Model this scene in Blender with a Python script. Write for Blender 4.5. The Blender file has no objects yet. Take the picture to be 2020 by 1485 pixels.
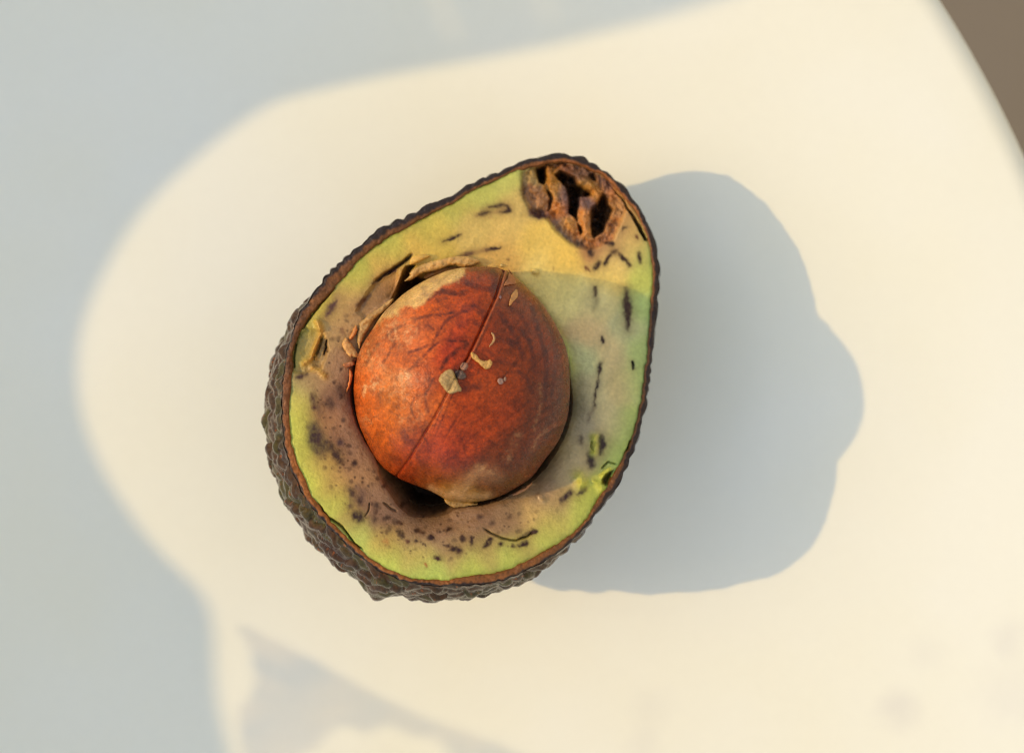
import bpy, math
import numpy as np

# ------------------------------------------------------------------ units
# lengths are traced in tenths of a millimetre: X to the right, Y down the table, H up
S = 1e-4
CX, CY = 1010.0, 742.5
DCAM = 4300.0
ELEV = math.radians(38.5)
AZ = math.atan(0.045)
sc = bpy.context.scene

def W(X, Y, H):
    return np.stack([(np.asarray(X, float) - CX) * S, (CY - np.asarray(Y, float)) * S, np.asarray(H, float) * S + 0 * np.asarray(X, float)], -1)

# ------------------------------------------------------------------ camera
cam_d = bpy.data.cameras.new('camera')
cam = bpy.data.objects.new('camera', cam_d)
sc.collection.objects.link(cam)
sc.camera = cam
cam.location = (0, 0, DCAM * S)
cam_d.sensor_width = 36.0
cam_d.lens = 36.0 * DCAM / 2020.0
cam_d.clip_start = 0.01
cam_d.clip_end = 50
cam_d.dof.use_dof = True
cam_d.dof.focus_distance = (DCAM - 470) * S
cam_d.dof.aperture_fstop = 12.0

# ------------------------------------------------------------------ world and sun
world = bpy.data.worlds.new("World")
sc.world = world
world.use_nodes = True
wn = world.node_tree
bg = wn.nodes['Background']
sky = wn.nodes.new('ShaderNodeTexSky')
sky.sky_type = 'NISHITA'
sky.sun_disc = False
sky.sun_elevation = ELEV
sky.sun_rotation = math.radians(272.6)
sky.dust_density = 1.5
sky.ozone_density = 0.0
sky.air_density = 0.9
wn.links.new(sky.outputs[0], bg.inputs[0])
bg.inputs[1].default_value = 0.15
sun_d = bpy.data.lights.new('sun', 'SUN')
sun = bpy.data.objects.new('sun', sun_d)
sc.collection.objects.link(sun)
sun_d.energy = 2.0
sun_d.angle = math.radians(0.53)
sun_d.color = (0.575, 0.385, 0.165)
from mathutils import Vector
TO_SUN = Vector((-math.cos(ELEV) * math.cos(AZ), math.cos(ELEV) * math.sin(AZ), math.sin(ELEV)))
sun.rotation_euler = TO_SUN.to_track_quat('Z', 'Y').to_euler()
sun.location = TO_SUN * 2
sc.view_settings.view_transform = 'Standard'
sc.view_settings.look = 'None'
sc.view_settings.exposure = 0.84
sc.view_settings.gamma = 1.0
sc.cycles.use_denoising = True
sc.cycles.max_bounces = 10
sc.cycles.filter_width = 1.2

# ------------------------------------------------------------------ numeric helpers
rng = np.random.default_rng(7)
_tab = rng.random((256, 256))

def vnoise(x, y, seed=0):
    xi = np.floor(x).astype(int); yi = np.floor(y).astype(int)
    fx = x - xi; fy = y - yi
    fx = fx * fx * (3 - 2 * fx); fy = fy * fy * (3 - 2 * fy)
    a = (xi + seed * 37) & 255; b = (yi + seed * 91) & 255
    a1 = (a + 1) & 255; b1 = (b + 1) & 255
    return (_tab[a, b] * (1 - fx) + _tab[a1, b] * fx) * (1 - fy) + (_tab[a, b1] * (1 - fx) + _tab[a1, b1] * fx) * fy

def fbm(x, y, scale, oct=4, seed=0):
    v = 0; amp = 0.5; tot = 0
    for k in range(oct):
        v = v + amp * vnoise(x / scale, y / scale, seed + k)
        tot += amp; amp *= 0.5; scale *= 0.5
    return v / tot - 0.5

def sstep(e0, e1, x):
    t = np.clip((x - e0) / (e1 - e0), 0, 1)
    return t * t * (3 - 2 * t)

def lin(c):
    c = np.asarray(c, float) / 255.0
    return np.where(c <= 0.04045, c / 12.92, ((c + 0.055) / 1.055) ** 2.4)

def dseg(u, v, pts):
    """distance to a polyline and position along it (0..1)"""
    best = np.full(u.shape, 1e9); tt = np.zeros(u.shape)
    pts = [np.array(p, float) for p in pts]
    if len(pts) == 1:
        return np.hypot(u - pts[0][0], v - pts[0][1]), tt
    n = len(pts) - 1
    for i in range(n):
        a, b = pts[i], pts[i + 1]
        d = b - a
        t = np.clip(((u - a[0]) * d[0] + (v - a[1]) * d[1]) / max(d @ d, 1e-9), 0, 1)
        q = np.hypot(u - a[0] - t * d[0], v - a[1] - t * d[1])
        m = q < best
        best = np.where(m, q, best); tt = np.where(m, (i + t) / n, tt)
    return best, tt

def sdf(u, v, poly):
    """signed distance, positive inside"""
    p = [np.array(q, float) for q in poly]
    d, _ = dseg(u, v, p + [p[0]])
    ins = np.zeros(u.shape, bool)
    for i in range(len(p)):
        a, b = p[i], p[(i + 1) % len(p)]
        if a[1] == b[1]: continue
        c = ((a[1] > v) != (b[1] > v)) & (u < (b[0] - a[0]) * (v - a[1]) / (b[1] - a[1]) + a[0])
        ins ^= c
    return np.where(ins, d, -d)

def smooth(poly, it=1):
    p = np.array(poly, float)
    for _ in range(it):
        q = np.roll(p, -1, 0)
        p = np.stack([0.75 * p + 0.25 * q, 0.25 * p + 0.75 * q], 1).reshape(-1, 2)
    return p

def radial(poly, c, th, blur=3):
    p = smooth(poly, 1)
    a = np.arctan2(p[:, 1] - c[1], p[:, 0] - c[0]); r = np.hypot(p[:, 0] - c[0], p[:, 1] - c[1])
    o = np.argsort(a); a = a[o]; r = r[o]
    a = np.concatenate([a - 2 * np.pi, a, a + 2 * np.pi]); r = np.tile(r, 3)
    out = np.interp((th + np.pi) % (2 * np.pi) - np.pi, a, r)
    k = np.ones(2 * blur + 1) / (2 * blur + 1)
    return np.convolve(np.concatenate([out[-blur:], out, out[:blur]]), k, 'valid')

# ------------------------------------------------------------------ the tilted cut plane
H0, GX, GY = 378.0, -0.212, 0.219
def plane_at(u, v):
    """photo direction (u, v) -> height where it meets the cut plane"""
    a = np.asarray(u, float) - CX; b = np.asarray(v, float) - CY
    return (H0 + GX * (CX - 910 + a) + GY * (CY - 757 + b)) / (1 + (GX * a + GY * b) / DCAM)
def ray(u, v, H):
    k = 1 - H / DCAM
    return CX + (u - CX) * k, CY + (v - CY) * k
def proj(X, Y, H):
    k = DCAM / (DCAM - H)
    return CX + (X - CX) * k, CY + (Y - CY) * k

# ------------------------------------------------------------------ materials
def new_mat(name):
    m = bpy.data.materials.new(name); m.use_nodes = True
    nt = m.node_tree
    return m, nt, nt.nodes['Principled BSDF']

def organic(name, rough, sss, radius, bumps, spec=0.5, coat=0.0, mottle=0.12, mscale=900.0, rough_var=0.0, fleck=None):
    m, nt, b = new_mat(name)
    N, L = nt.nodes, nt.links
    at = N.new('ShaderNodeAttribute'); at.attribute_name = 'Col'
    co = N.new('ShaderNodeTexCoord')
    nz = N.new('ShaderNodeTexNoise'); nz.inputs['Scale'].default_value = mscale; nz.inputs['Detail'].default_value = 4
    L.new(co.outputs['Object'], nz.inputs['Vector'])
    mr = N.new('ShaderNodeMapRange'); mr.inputs[1].default_value = 0.3; mr.inputs[2].default_value = 0.7
    mr.inputs[3].default_value = 1 - mottle; mr.inputs[4].default_value = 1 + mottle
    L.new(nz.outputs[0], mr.inputs[0])
    mx = N.new('ShaderNodeVectorMath'); mx.operation = 'SCALE'
    L.new(at.outputs['Color'], mx.inputs[0]); L.new(mr.outputs[0], mx.inputs['Scale'])
    L.new(mx.outputs[0], b.inputs['Base Color'])
    b.inputs['Roughness'].default_value = rough
    b.inputs['Specular IOR Level'].default_value = spec
    if coat:
        b.inputs['Coat Weight'].default_value = coat; b.inputs['Coat Roughness'].default_value = 0.2
    if rough_var:
        r2 = N.new('ShaderNodeTexNoise'); r2.inputs['Scale'].default_value = mscale * 0.6; r2.inputs['Detail'].default_value = 5
        L.new(co.outputs['Object'], r2.inputs['Vector'])
        r3 = N.new('ShaderNodeMapRange'); r3.inputs[1].default_value = 0.35; r3.inputs[2].default_value = 0.65
        r3.inputs[3].default_value = rough - rough_var; r3.inputs[4].default_value = rough + rough_var
        L.new(r2.outputs[0], r3.inputs[0]); L.new(r3.outputs[0], b.inputs['Roughness'])
    if sss:
        b.inputs['Subsurface Weight'].default_value = sss
        b.inputs['Subsurface Radius'].default_value = radius
        b.inputs['Subsurface Scale'].default_value = 0.0015
    prev = None
    for (sc_, st, dist) in bumps:
        t = N.new('ShaderNodeTexNoise'); t.inputs['Scale'].default_value = sc_; t.inputs['Detail'].default_value = 3
        L.new(co.outputs['Object'], t.inputs['Vector'])
        bp = N.new('ShaderNodeBump'); bp.inputs['Strength'].default_value = st; bp.inputs['Distance'].default_value = dist
        L.new(t.outputs[0], bp.inputs['Height'])
        if prev: L.new(prev.outputs[0], bp.inputs['Normal'])
        prev = bp
    if prev: L.new(prev.outputs[0], b.inputs['Normal'])
    return m

M_FLESH = organic('flesh', 0.42, 0.16, (1.0, 0.75, 0.3), [(700, 0.25, 0.0004), (2300, 0.6, 0.00022)], spec=0.3, coat=0.12, mottle=0.09, mscale=1500, rough_var=0.12)
M_TORN = organic('torn flesh', 0.45, 0.2, (1.0, 0.65, 0.3), [(500, 0.4, 0.0006), (2200, 0.4, 0.0002)], spec=0.45, mottle=0.14, mscale=900, rough_var=0.12)
M_SEED = organic('seed coat', 0.32, 0.10, (1.0, 0.4, 0.15), [(900, 0.10, 0.0002), (4200, 0.6, 0.00011)], spec=0.28, mottle=0.26, mscale=2400, rough_var=0.12)
M_SKIN = organic('skin', 0.15, 0.0, (1, 1, 1), [(900, 0.15, 0.0003), (2600, 0.10, 0.0001)], spec=0.4, mottle=0.45, mscale=1100, rough_var=0.05)
M_SKIN.node_tree.nodes['Principled BSDF'].inputs['IOR'].default_value = 1.32
M_SKIN.node_tree.nodes['Principled BSDF'].inputs['Specular Tint'].default_value = (1.0, 0.8, 0.6, 1)
M_RIND = organic('rind cut', 0.5, 0.0, (1, 0.5, 0.2), [(900, 0.5, 0.0004), (3000, 0.5, 0.0002)], spec=0.4, mottle=0.3, mscale=1600, rough_var=0.1)

def plain(name, col, rough, soft_shadows=None):
    m, nt, b = new_mat(name)
    N, L = nt.nodes, nt.links
    co = N.new('ShaderNodeTexCoord')
    n1 = N.new('ShaderNodeTexNoise'); n1.inputs['Scale'].default_value = 14; n1.inputs['Detail'].default_value = 3
    L.new(co.outputs['Object'], n1.inputs['Vector'])
    cr = N.new('ShaderNodeValToRGB')
    cr.color_ramp.elements[0].position = 0.35; cr.color_ramp.elements[1].position = 0.65
    cr.color_ramp.elements[0].color = (col[0] * 0.985, col[1] * 0.97, col[2] * 0.91, 1); cr.color_ramp.elements[1].color = (*col, 1)
    L.new(n1.outputs[0], cr.inputs[0])
    out = cr.outputs[0]
    for (X, Y, r, k) in soft_shadows or []:  # each entry is a blurred shadow mixed into the base colour
        p = W(X, Y, 0)
        vm = N.new('ShaderNodeVectorMath'); vm.operation = 'DISTANCE'
        wob = N.new('ShaderNodeTexNoise'); wob.inputs['Scale'].default_value = 90
        L.new(co.outputs['Object'], wob.inputs['Vector'])
        ad = N.new('ShaderNodeVectorMath'); ad.operation = 'MULTIPLY_ADD'
        ad.inputs[1].default_value = (r * S,) * 3
        L.new(wob.outputs['Color'], ad.inputs[0]); L.new(co.outputs['Object'], ad.inputs[2])
        L.new(ad.outputs[0], vm.inputs[0]); vm.inputs[1].default_value = [float(p[0]) + r * S / 2, float(p[1]) + r * S / 2, r * S / 2]
        mr = N.new('ShaderNodeMapRange'); mr.interpolation_type = 'SMOOTHSTEP'
        mr.inputs[1].default_value = 0; mr.inputs[2].default_value = r * S
        mr.inputs[3].default_value = k; mr.inputs[4].default_value = 0
        L.new(vm.outputs['Value'], mr.inputs[0])
        mx = N.new('ShaderNodeMix'); mx.data_type = 'RGBA'
        L.new(mr.outputs[0], mx.inputs[0]); L.new(out, mx.inputs[6]); mx.inputs[7].default_value = (0.45, 0.43, 0.44, 1)
        out = mx.outputs[2]
    n3 = N.new('ShaderNodeTexNoise'); n3.inputs['Scale'].default_value = 420; n3.inputs['Detail'].default_value = 5
    L.new(co.outputs['Object'], n3.inputs['Vector'])
    m3 = N.new('ShaderNodeMapRange'); m3.inputs[1].default_value = 0.3; m3.inputs[2].default_value = 0.7; m3.inputs[3].default_value = 0.994; m3.inputs[4].default_value = 1.005
    L.new(n3.outputs[0], m3.inputs[0])
    v3 = N.new('ShaderNodeVectorMath'); v3.operation = 'SCALE'
    L.new(out, v3.inputs[0]); L.new(m3.outputs[0], v3.inputs['Scale']); out = v3.outputs[0]
    L.new(out, b.inputs['Base Color'])
    n2 = N.new('ShaderNodeTexNoise'); n2.inputs['Scale'].default_value = 60; n2.inputs['Detail'].default_value = 6
    L.new(co.outputs['Object'], n2.inputs['Vector'])
    mr = N.new('ShaderNodeMapRange'); mr.inputs[3].default_value = rough - 0.06; mr.inputs[4].default_value = rough + 0.06
    L.new(n2.outputs[0], mr.inputs[0]); L.new(mr.outputs[0], b.inputs['Roughness'])
    return m

# ------------------------------------------------------------------ mesh helpers
def mesh_obj(name, verts, faces, mat, col=None, parent=None, smooth_=True):
    me = bpy.data.meshes.new(name)
    verts = np.ascontiguousarray(verts, np.float32); faces = np.asarray(faces, np.int32)
    nv, nf = len(verts), len(faces); k = faces.shape[1]
    me.vertices.add(nv); me.vertices.foreach_set('co', verts.ravel())
    me.loops.add(nf * k); me.loops.foreach_set('vertex_index', faces.ravel())
    me.polygons.add(nf); me.polygons.foreach_set('loop_start', np.arange(0, nf * k, k, dtype=np.int32))
    me.update(calc_edges=True); me.validate()
    if smooth_: me.polygons.foreach_set('use_smooth', np.ones(len(me.polygons), bool))
    if col is not None:
        a = me.color_attributes.new('Col', 'FLOAT_COLOR', 'POINT')
        c = np.ones((nv, 4), np.float32); c[:, :3] = np.clip(col, 0, 1)
        a.data.foreach_set('color', c.ravel())
    me.materials.append(mat)
    o = bpy.data.objects.new(name, me); sc.collection.objects.link(o)
    if parent: o.parent = parent
    return o

def grid_faces(nr, nt, wrap=True):
    i = np.arange(nr - 1)[:, None]; j = np.arange(nt if wrap else nt - 1)[None, :]
    j1 = (j + 1) % nt
    return np.stack([i * nt + j, i * nt + j1, (i + 1) * nt + j1, (i + 1) * nt + j], -1).reshape(-1, 4)

def tag(o, label=None, cat=None, group=None, kind=None):
    if label: o['label'] = label
    if cat: o['category'] = cat
    if group: o['group'] = group
    if kind: o['kind'] = kind

# ------------------------------------------------------------------ floor, table, railing
fl = np.array([[-6, -6], [6, -6], [6, 6], [-6, 6]], float)
o = mesh_obj('floor', np.c_[fl, np.full(4, -0.45)], [[0, 1, 2, 3]], plain('floor paint', (0.165, 0.14, 0.098), 0.6), smooth_=False)
tag(o, kind='structure')

TC, TR = (-105.0, 1260.0), 2342.0
def lathe(prof, n, c, name, mat, parent):
    th = np.linspace(0, 2 * np.pi, n, endpoint=False)
    V = []
    for (r, h) in prof:
        V.append(W(c[0] + r * np.cos(th), c[1] + r * np.sin(th), np.full(n, h)))
    V = np.concatenate(V)
    return mesh_obj(name, V, grid_faces(len(prof), n)[:, ::-1] if False else grid_faces(len(prof), n), mat, parent=parent)
table = bpy.data.objects.new('side_table', None); sc.collection.objects.link(table)
table.location = W(TC[0], TC[1], -4500)
tag(table, 'smooth white round table lit by sun under the avocado half', 'table')
prof = [(0.01, 0)] + [(TR * k / 10, 0) for k in range(1, 10)] + [(TR - 60 + 60 * math.sin(a), -60 + 60 * math.cos(a)) for a in np.linspace(0, math.pi / 2, 9)]
prof += [(TR, -200), (TR - 30, -250), (300, -260), (0.01, -260)]
MT = plain('table paint', (0.835, 0.845, 0.69), 0.42, [(1775, 1400, 60, 0.22), (1990, 1260, 60, 0.16), (1285, 1400, 70, 0.09), (1270, 1470, 60, 0.12), (1990, 1370, 110, 0.10), (1830, 1280, 60, 0.08)])  # grey patches: soft blurred shadows painted into the table colour
top = lathe(prof, 360, TC, 'table_top', MT, None)
leg = lathe([(1200, -4498), (1200, -4440), (200, -4380), (160, -4300), (160, -400), (320, -262)], 64, TC, 'pedestal', MT, None)
for q in (top, leg):
    q.parent = table; q.matrix_parent_inverse = table.matrix_basis.inverted()
top.data.flip_normals(); leg.data.flip_normals()

wv = np.array([[0.72, -2.2, -0.449], [0.72, 2.2, -0.449], [0.72, 2.2, 2.2], [0.72, -2.2, 2.2]])
bounce_wall = mesh_obj('bounce_wall', wv, [[0, 1, 2, 3]], plain('wall paint', (0.46, 0.46, 0.46), 0.7), smooth_=False)  # unseen, added to bounce fill light from the right
tag(bounce_wall, kind='structure')
# railing panel left of the table: unseen, added to shape the lit patch by its opening
XP = -2560.0
LIT = [(1490, -20), (1300, 38), (1200, 62), (1100, 88), (960, 115), (820, 140), (700, 163), (600, 186), (545, 200), (500, 226), (440, 268), (380, 318),
       (320, 373), (270, 430), (225, 500), (185, 580), (160, 650), (152, 720), (158, 800), (178, 870), (205, 930), (245, 995), (290, 1060),
       (340, 1112), (390, 1158), (412, 1190), (424, 1250), (424, 1320), (430, 1390), (444, 1440), (456, 1490), (490, 1600), (540, 1760),
       (900, 1800), (1500, 1800), (2100, 1750), (2500, 1500), (2620, 1000), (2560, 400), (2300, 0), (2100, -160), (1850, -160), (1650, -80)]
def to_panel(X, Y, xp):
    t = (np.asarray(X, float) - xp) / (math.cos(ELEV) * math.cos(AZ))
    return Y - t * math.cos(ELEV) * math.sin(AZ), t * math.sin(ELEV)
def from_YH(xp, Yp, Hp): return W(np.full(np.shape(Yp), xp), Yp, Hp)
yl, hl = to_panel([p[0] for p in LIT], np.array([p[1] for p in LIT], float), XP)
c0 = (700.0, 3050.0)
nth = 720
th = np.linspace(-np.pi, np.pi, nth, endpoint=False)
ri = radial(np.c_[yl, hl], c0, th, 2)
yi, hi = c0[0] + ri * np.cos(th), c0[1] + ri * np.sin(th)
rx = np.where(np.cos(th) > 0, (2900 - c0[0]) / np.maximum(np.cos(th), 1e-6), (-1300 - c0[0]) / np.minimum(np.cos(th), -1e-6))
ry = np.where(np.sin(th) > 0, (4500 - c0[1]) / np.maximum(np.sin(th), 1e-6), (900 - c0[1]) / np.minimum(np.sin(th), -1e-6))
ro = np.minimum(rx, ry)
yo, ho = c0[0] + ro * np.cos(th), c0[1] + ro * np.sin(th)
rings = [ri, ri + 40, ri + 0.75 * (ro - ri), ro]
YR = [c0[0] + q * np.cos(th) for q in rings]; HR = [c0[1] + q * np.sin(th) for q in rings]
V = np.concatenate([from_YH(XP, YR[k], HR[k]) for k in range(4)] + [from_YH(XP - 12, YR[k], HR[k]) for k in (3, 2, 1, 0)])
F = grid_faces(8, nth)
keep = np.ones(len(F), bool)
for pu, pv in ((905, 70), (1090, 40)):      # narrow slots, added to throw faint light streaks
    a_, b_ = to_panel(pu, np.float64(pv), XP)
    k = int((math.atan2(b_ - c0[1], a_ - c0[0]) + math.pi) / (2 * math.pi) * nth)
    for kk_ in (k, k + 1):
        keep[1 * nth + kk_] = keep[5 * nth + kk_] = False
F = np.concatenate([F[keep], np.stack([np.arange(nth) + 7 * nth, (np.arange(nth) + 1) % nth + 7 * nth, (np.arange(nth) + 1) % nth, np.arange(nth)], -1)])
shade_panel = mesh_obj('blocker_panel', V, F, plain('railing paint', (0.78, 0.76, 0.72), 0.5), smooth_=False)
tag(shade_panel, 'added white railing panel with a rounded opening shading the left of the table', 'blocker')

for yy0 in (-1260, 2800):  # supports for the added panel
    bx = np.array([(x_, y_, z_) for z_ in (-4500, 902) for x_, y_ in ((XP - 58, yy0), (XP - 2, yy0), (XP - 2, yy0 + 60), (XP - 58, yy0 + 60))], float)
    po = mesh_obj('post', W(bx[:, 0], bx[:, 1], bx[:, 2]), [[0, 1, 2, 3], [7, 6, 5, 4], [0, 4, 5, 1], [1, 5, 6, 2], [2, 6, 7, 3], [3, 7, 4, 0]], shade_panel.data.materials[0], smooth_=False)
    po.parent = shade_panel
# unseen tinted sheet, added to half-shade the wedge at lower left
def film_mat():
    m, nt, b = new_mat('tinted film')
    N, L = nt.nodes, nt.links
    tr = N.new('ShaderNodeBsdfTransparent'); tr.inputs[0].default_value = (1.0, 0.8, 0.4, 1); mx = N.new('ShaderNodeMixShader')
    co = N.new('ShaderNodeTexCoord'); nz = N.new('ShaderNodeTexNoise'); nz.inputs['Scale'].default_value = 60; nz.inputs['Detail'].default_value = 4; nz.inputs['Distortion'].default_value = 1.5
    L.new(co.outputs['Object'], nz.inputs['Vector'])
    mr = N.new('ShaderNodeMapRange'); mr.inputs[1].default_value = 0.32; mr.inputs[2].default_value = 0.62
    mr.inputs[3].default_value = 0.8; mr.inputs[4].default_value = 0.45
    L.new(nz.outputs[0], mr.inputs[0]); L.new(mr.outputs[0], mx.inputs[0])
    b.inputs['Base Color'].default_value = (0.8, 0.78, 0.72, 1); b.inputs['Roughness'].default_value = 0.3
    L.new(tr.outputs[0], mx.inputs[1]); L.new(b.outputs[0], mx.inputs[2])
    L.new(mx.outputs[0], N['Material Output'].inputs['Surface'])
    return m
FILM = [(452, 1214), (545, 1262), (620, 1303), (700, 1345), (780, 1385), (850, 1415), (940, 1450), (1010, 1475), (1090, 1510), (1180, 1580), (1150, 1680),
        (950, 1560), (880, 1500), (862, 1452), (815, 1462), (770, 1430), (725, 1452), (690, 1428), (655, 1446), (640, 1490), (600, 1478), (560, 1540), (500, 1560), (480, 1490), (462, 1430), (470, 1395), (492, 1370), (494, 1300), (476, 1260)]
XF = -1500.0
fu, fv = np.meshgrid(np.arange(XF + 2, 1200, 6.0), np.arange(1195, 1700, 6.0))
jit = 16 * fbm(fu, fv, 40, 3, 401)
ins = (sdf(fu + jit, fv + jit, smooth(FILM, 2)) > 0) | ((fu < 380) & (fv > 1230 + jit)) | ((fv > 1580) & (fu < 1150))
ins &= ~((fbm(fu, fv * .55, 46, 3, 411) > 0.17) & (fu > 400) & (fu < 570) & (fv < 1560))
idx = -np.ones(fu.shape, int); yy, hh = to_panel(fu, fv, XF)
vm = np.zeros(fu.shape, bool); cell = ins[:-1, :-1] & ins[1:, :-1] & ins[:-1, 1:] & ins[1:, 1:]
vm[:-1, :-1] |= cell; vm[1:, :-1] |= cell; vm[:-1, 1:] |= cell; vm[1:, 1:] |= cell
idx[vm] = np.arange(vm.sum())
wav = 12 * np.sin(yy / 60.0) * np.cos(hh / 90.0)
FV = W(np.full(fu.shape, XF) + wav, yy, np.maximum(hh, 0.5))[vm]
ii, jj = np.nonzero(cell)
FF = np.stack([idx[ii, jj], idx[ii, jj + 1], idx[ii + 1, jj + 1], idx[ii + 1, jj]], -1)
film = mesh_obj('shade_film', FV, FF, film_mat())
tag(film, 'added crinkled sheet of tinted film standing at the left of the white table', 'film')

# ------------------------------------------------------------------ traced outlines
FLESH = [(631.5, 600), (655, 573), (679, 549), (700, 523), (728, 495.5), (758.6, 474), (801.7, 450), (836, 431), (866, 416), (898.7, 399), (943, 370.5), (986, 351), (1020.7, 338),
         (1055, 327), (1094, 319), (1126, 319), (1158.6, 329.6), (1189, 344.7), (1208, 362), (1230, 388), (1251, 413.6), (1270, 452), (1280, 480), (1286, 513), (1288, 549), (1286, 580),
         (1282.5, 623), (1277, 666), (1274, 709), (1269.6, 752), (1264, 795), (1253.4, 838.6), (1240.5, 881.7), (1223, 912), (1208, 940), (1195, 964), (1178, 988), (1163, 1013.6), (1143.5, 1037),
         (1117.7, 1059), (1089.7, 1080), (1059.5, 1095.5), (1029, 1110.6), (997, 1125.7), (954, 1132), (900, 1142), (866, 1144), (823, 1142), (793, 1134), (758.6, 1119), (717.7, 1091), (681, 1059),
         (646.5, 1020), (620.7, 985.6), (603.5, 953), (590.5, 919), (577.6, 880), (574, 860), (571, 828), (573, 795), (575.5, 765), (575, 745), (576.5, 726), (578, 700), (583, 675), (592.7, 653), (603.5, 636), (618, 614)]
RIM = [(618, 585), (640, 559), (662, 535), (684, 511), (715, 482), (750, 458), (790, 436), (825, 420), (857, 405), (893, 388), (937, 360), (984, 341), (1020, 326),
       (1060, 316), (1100, 309), (1132, 311), (1160, 319), (1184, 338), (1210, 353), (1238, 379), (1259, 408), (1280, 451), (1293, 487), (1299.5, 523), (1298.5, 560), (1296, 600),
       (1294, 623), (1287, 677), (1284, 713), (1281, 752), (1274, 785), (1270, 815), (1263, 840), (1251, 880), (1238, 908), (1226, 934), (1212, 962), (1194, 986), (1180, 1006), (1160, 1030), (1146, 1047),
       (1115.5, 1077), (1085, 1099), (1060, 1112), (1029, 1128), (986, 1145), (943, 1152.6), (900, 1154), (845, 1153.7), (797, 1145), (754, 1128), (715.5, 1100), (683, 1074), (651, 1039.5), (625, 1009),
       (599, 977), (586, 949), (571, 912), (562.5, 880), (558, 838.6), (556, 795), (557, 763), (560, 735), (563, 715), (571, 677), (586, 634), (602, 606)]
SIL = [(596, 600), (616, 575), (638, 545), (655, 528), (685, 504), (715.5, 480), (752, 452), (786.6, 433), (819, 420), (849, 409), (888, 388), (900, 379), (932, 360), (990.5, 336), (1029, 316.6), (1068, 308), (1109, 302.6),
       (1133, 307), (1161, 314.5), (1186.6, 335), (1212.5, 350), (1240.5, 377), (1262, 407), (1283.6, 450), (1296.5, 487), (1303, 523.5), (1301, 560), (1298.7, 600), (1297.6, 623), (1290, 677), (1287, 713.6), (1283.6, 752),
       (1277, 785), (1277, 808), (1266, 832), (1260, 860), (1255.6, 880), (1245, 906), (1232, 934), (1219, 964), (1199.6, 983), (1191, 1003), (1171.6, 1022), (1158.6, 1046), (1126, 1069.7), (1098, 1104), (1072, 1119),
       (1029, 1145), (986, 1166.6), (947, 1175), (906.5, 1183), (888, 1182), (853, 1183), (823, 1179.6), (802, 1180.6), (782, 1171), (763, 1175), (743.5, 1184), (730.6, 1179.6), (720, 1166.6), (709, 1147), (692, 1136.5),
       (668, 1121), (642, 1098), (623, 1085), (616, 1072), (601, 1052), (582, 1024), (562.5, 994), (543, 947), (530, 908), (528, 888), (523.7, 860), (521, 832), (523.7, 795), (529, 757), (536.6, 718), (545, 698.5), (554, 679), (567, 651), (580, 621)]
SEEDO = [(900, 531), (939, 525.7), (971, 524.6), (995, 530), (1016, 545), (1033.6, 560), (1055, 582), (1072, 600), (1087.5, 623), (1104.7, 655), (1117.7, 688), (1123, 731), (1124, 774), (1122, 813), (1113, 847), (1099, 878),
         (1079, 904), (1057, 932), (1029, 955), (995, 975), (954, 988), (921.5, 992), (883.6, 988), (860, 973), (845, 966), (812.5, 953), (784.5, 941), (758.6, 925), (739, 905), (725, 880), (715, 858), (707, 838), (700, 806),
         (697, 774), (698, 752), (700, 722), (707, 696), (724, 666), (743.5, 638), (758.6, 614.5), (778, 594.6), (797, 575), (827.6, 556), (862, 541)]
CAV = [(900, 524), (939, 530), (971, 533), (995, 537), (1016, 550), (1033.6, 564), (1055, 585), (1072, 604), (1087.5, 628), (1106, 658), (1118, 690), (1126, 731), (1132, 774), (1131, 813), (1121, 852), (1106, 884),
       (1087, 912), (1063, 941), (1033, 964), (998, 983), (956, 997), (921.5, 1000), (896, 1004), (882, 1014), (856, 1022), (823, 1024), (800, 1016), (788, 1003), (775, 988), (766, 970), (754, 955), (746, 936), (741, 906), (731, 890), (713, 860),
       (698, 832), (691, 800), (689, 767), (693, 740), (697, 720), (708, 697), (722, 665), (738, 640), (752, 614), (770, 590), (786, 560), (805, 545), (845, 535), (870, 527)]

NT = 1440
TH = np.linspace(-np.pi, np.pi, NT, endpoint=False)
C = (915.0, 740.0)
rF = radial(FLESH, C, TH); rR = radial(RIM, C, TH); rS = radial(SIL, C, TH, 1)
wob = fbm(TH * 400, TH * 0, 14, 3, 5)
wob = wob * np.minimum(1, (np.pi - np.abs(TH)) * 8)
rF = rF + 5 * wob
rR = np.maximum(rR + 4 * np.roll(wob, 333), rF + 5)
side = np.clip(np.cos(TH - np.arctan2(1.0, -0.85)) * 1.6 + 0.25, 0, 1)      # 1 where the skin below the rim is in view
wob2 = fbm(TH * 400, TH * 0 + 9, 38, 3, 15) * np.minimum(1, (np.pi - np.abs(TH)) * 8)
rF = rF + 6 * wob2
rS = np.maximum(rS, rR + 3)
rR = np.maximum(rR * side + (1 - side) * (rS - 4), rF + 5)
BUMPW = 1.0 - 0.45 * sstep(-0.9, -0.3, TH) * (1 - sstep(1.0, 1.4, TH))
scal = np.abs(np.sin(TH * 31 + 2.2 * np.sin(TH * 5) + 1.5 * np.sin(TH * 13))) ** 1.3 * (0.4 + 1.2 * (0.5 + fbm(TH * 400, TH * 0 + 4, 60, 2, 25)))
rS = np.maximum(rS, rR + 1)
RIM_IN = np.maximum(rR - 4 * (1 - side) - 2 + 5 * wob, rF + 5)
rR = rR + (1 - side * .6) * BUMPW * (5.0 * scal + 2.5 * wob + 1.0)
rS = np.maximum(rS, rR + 1)

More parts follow.
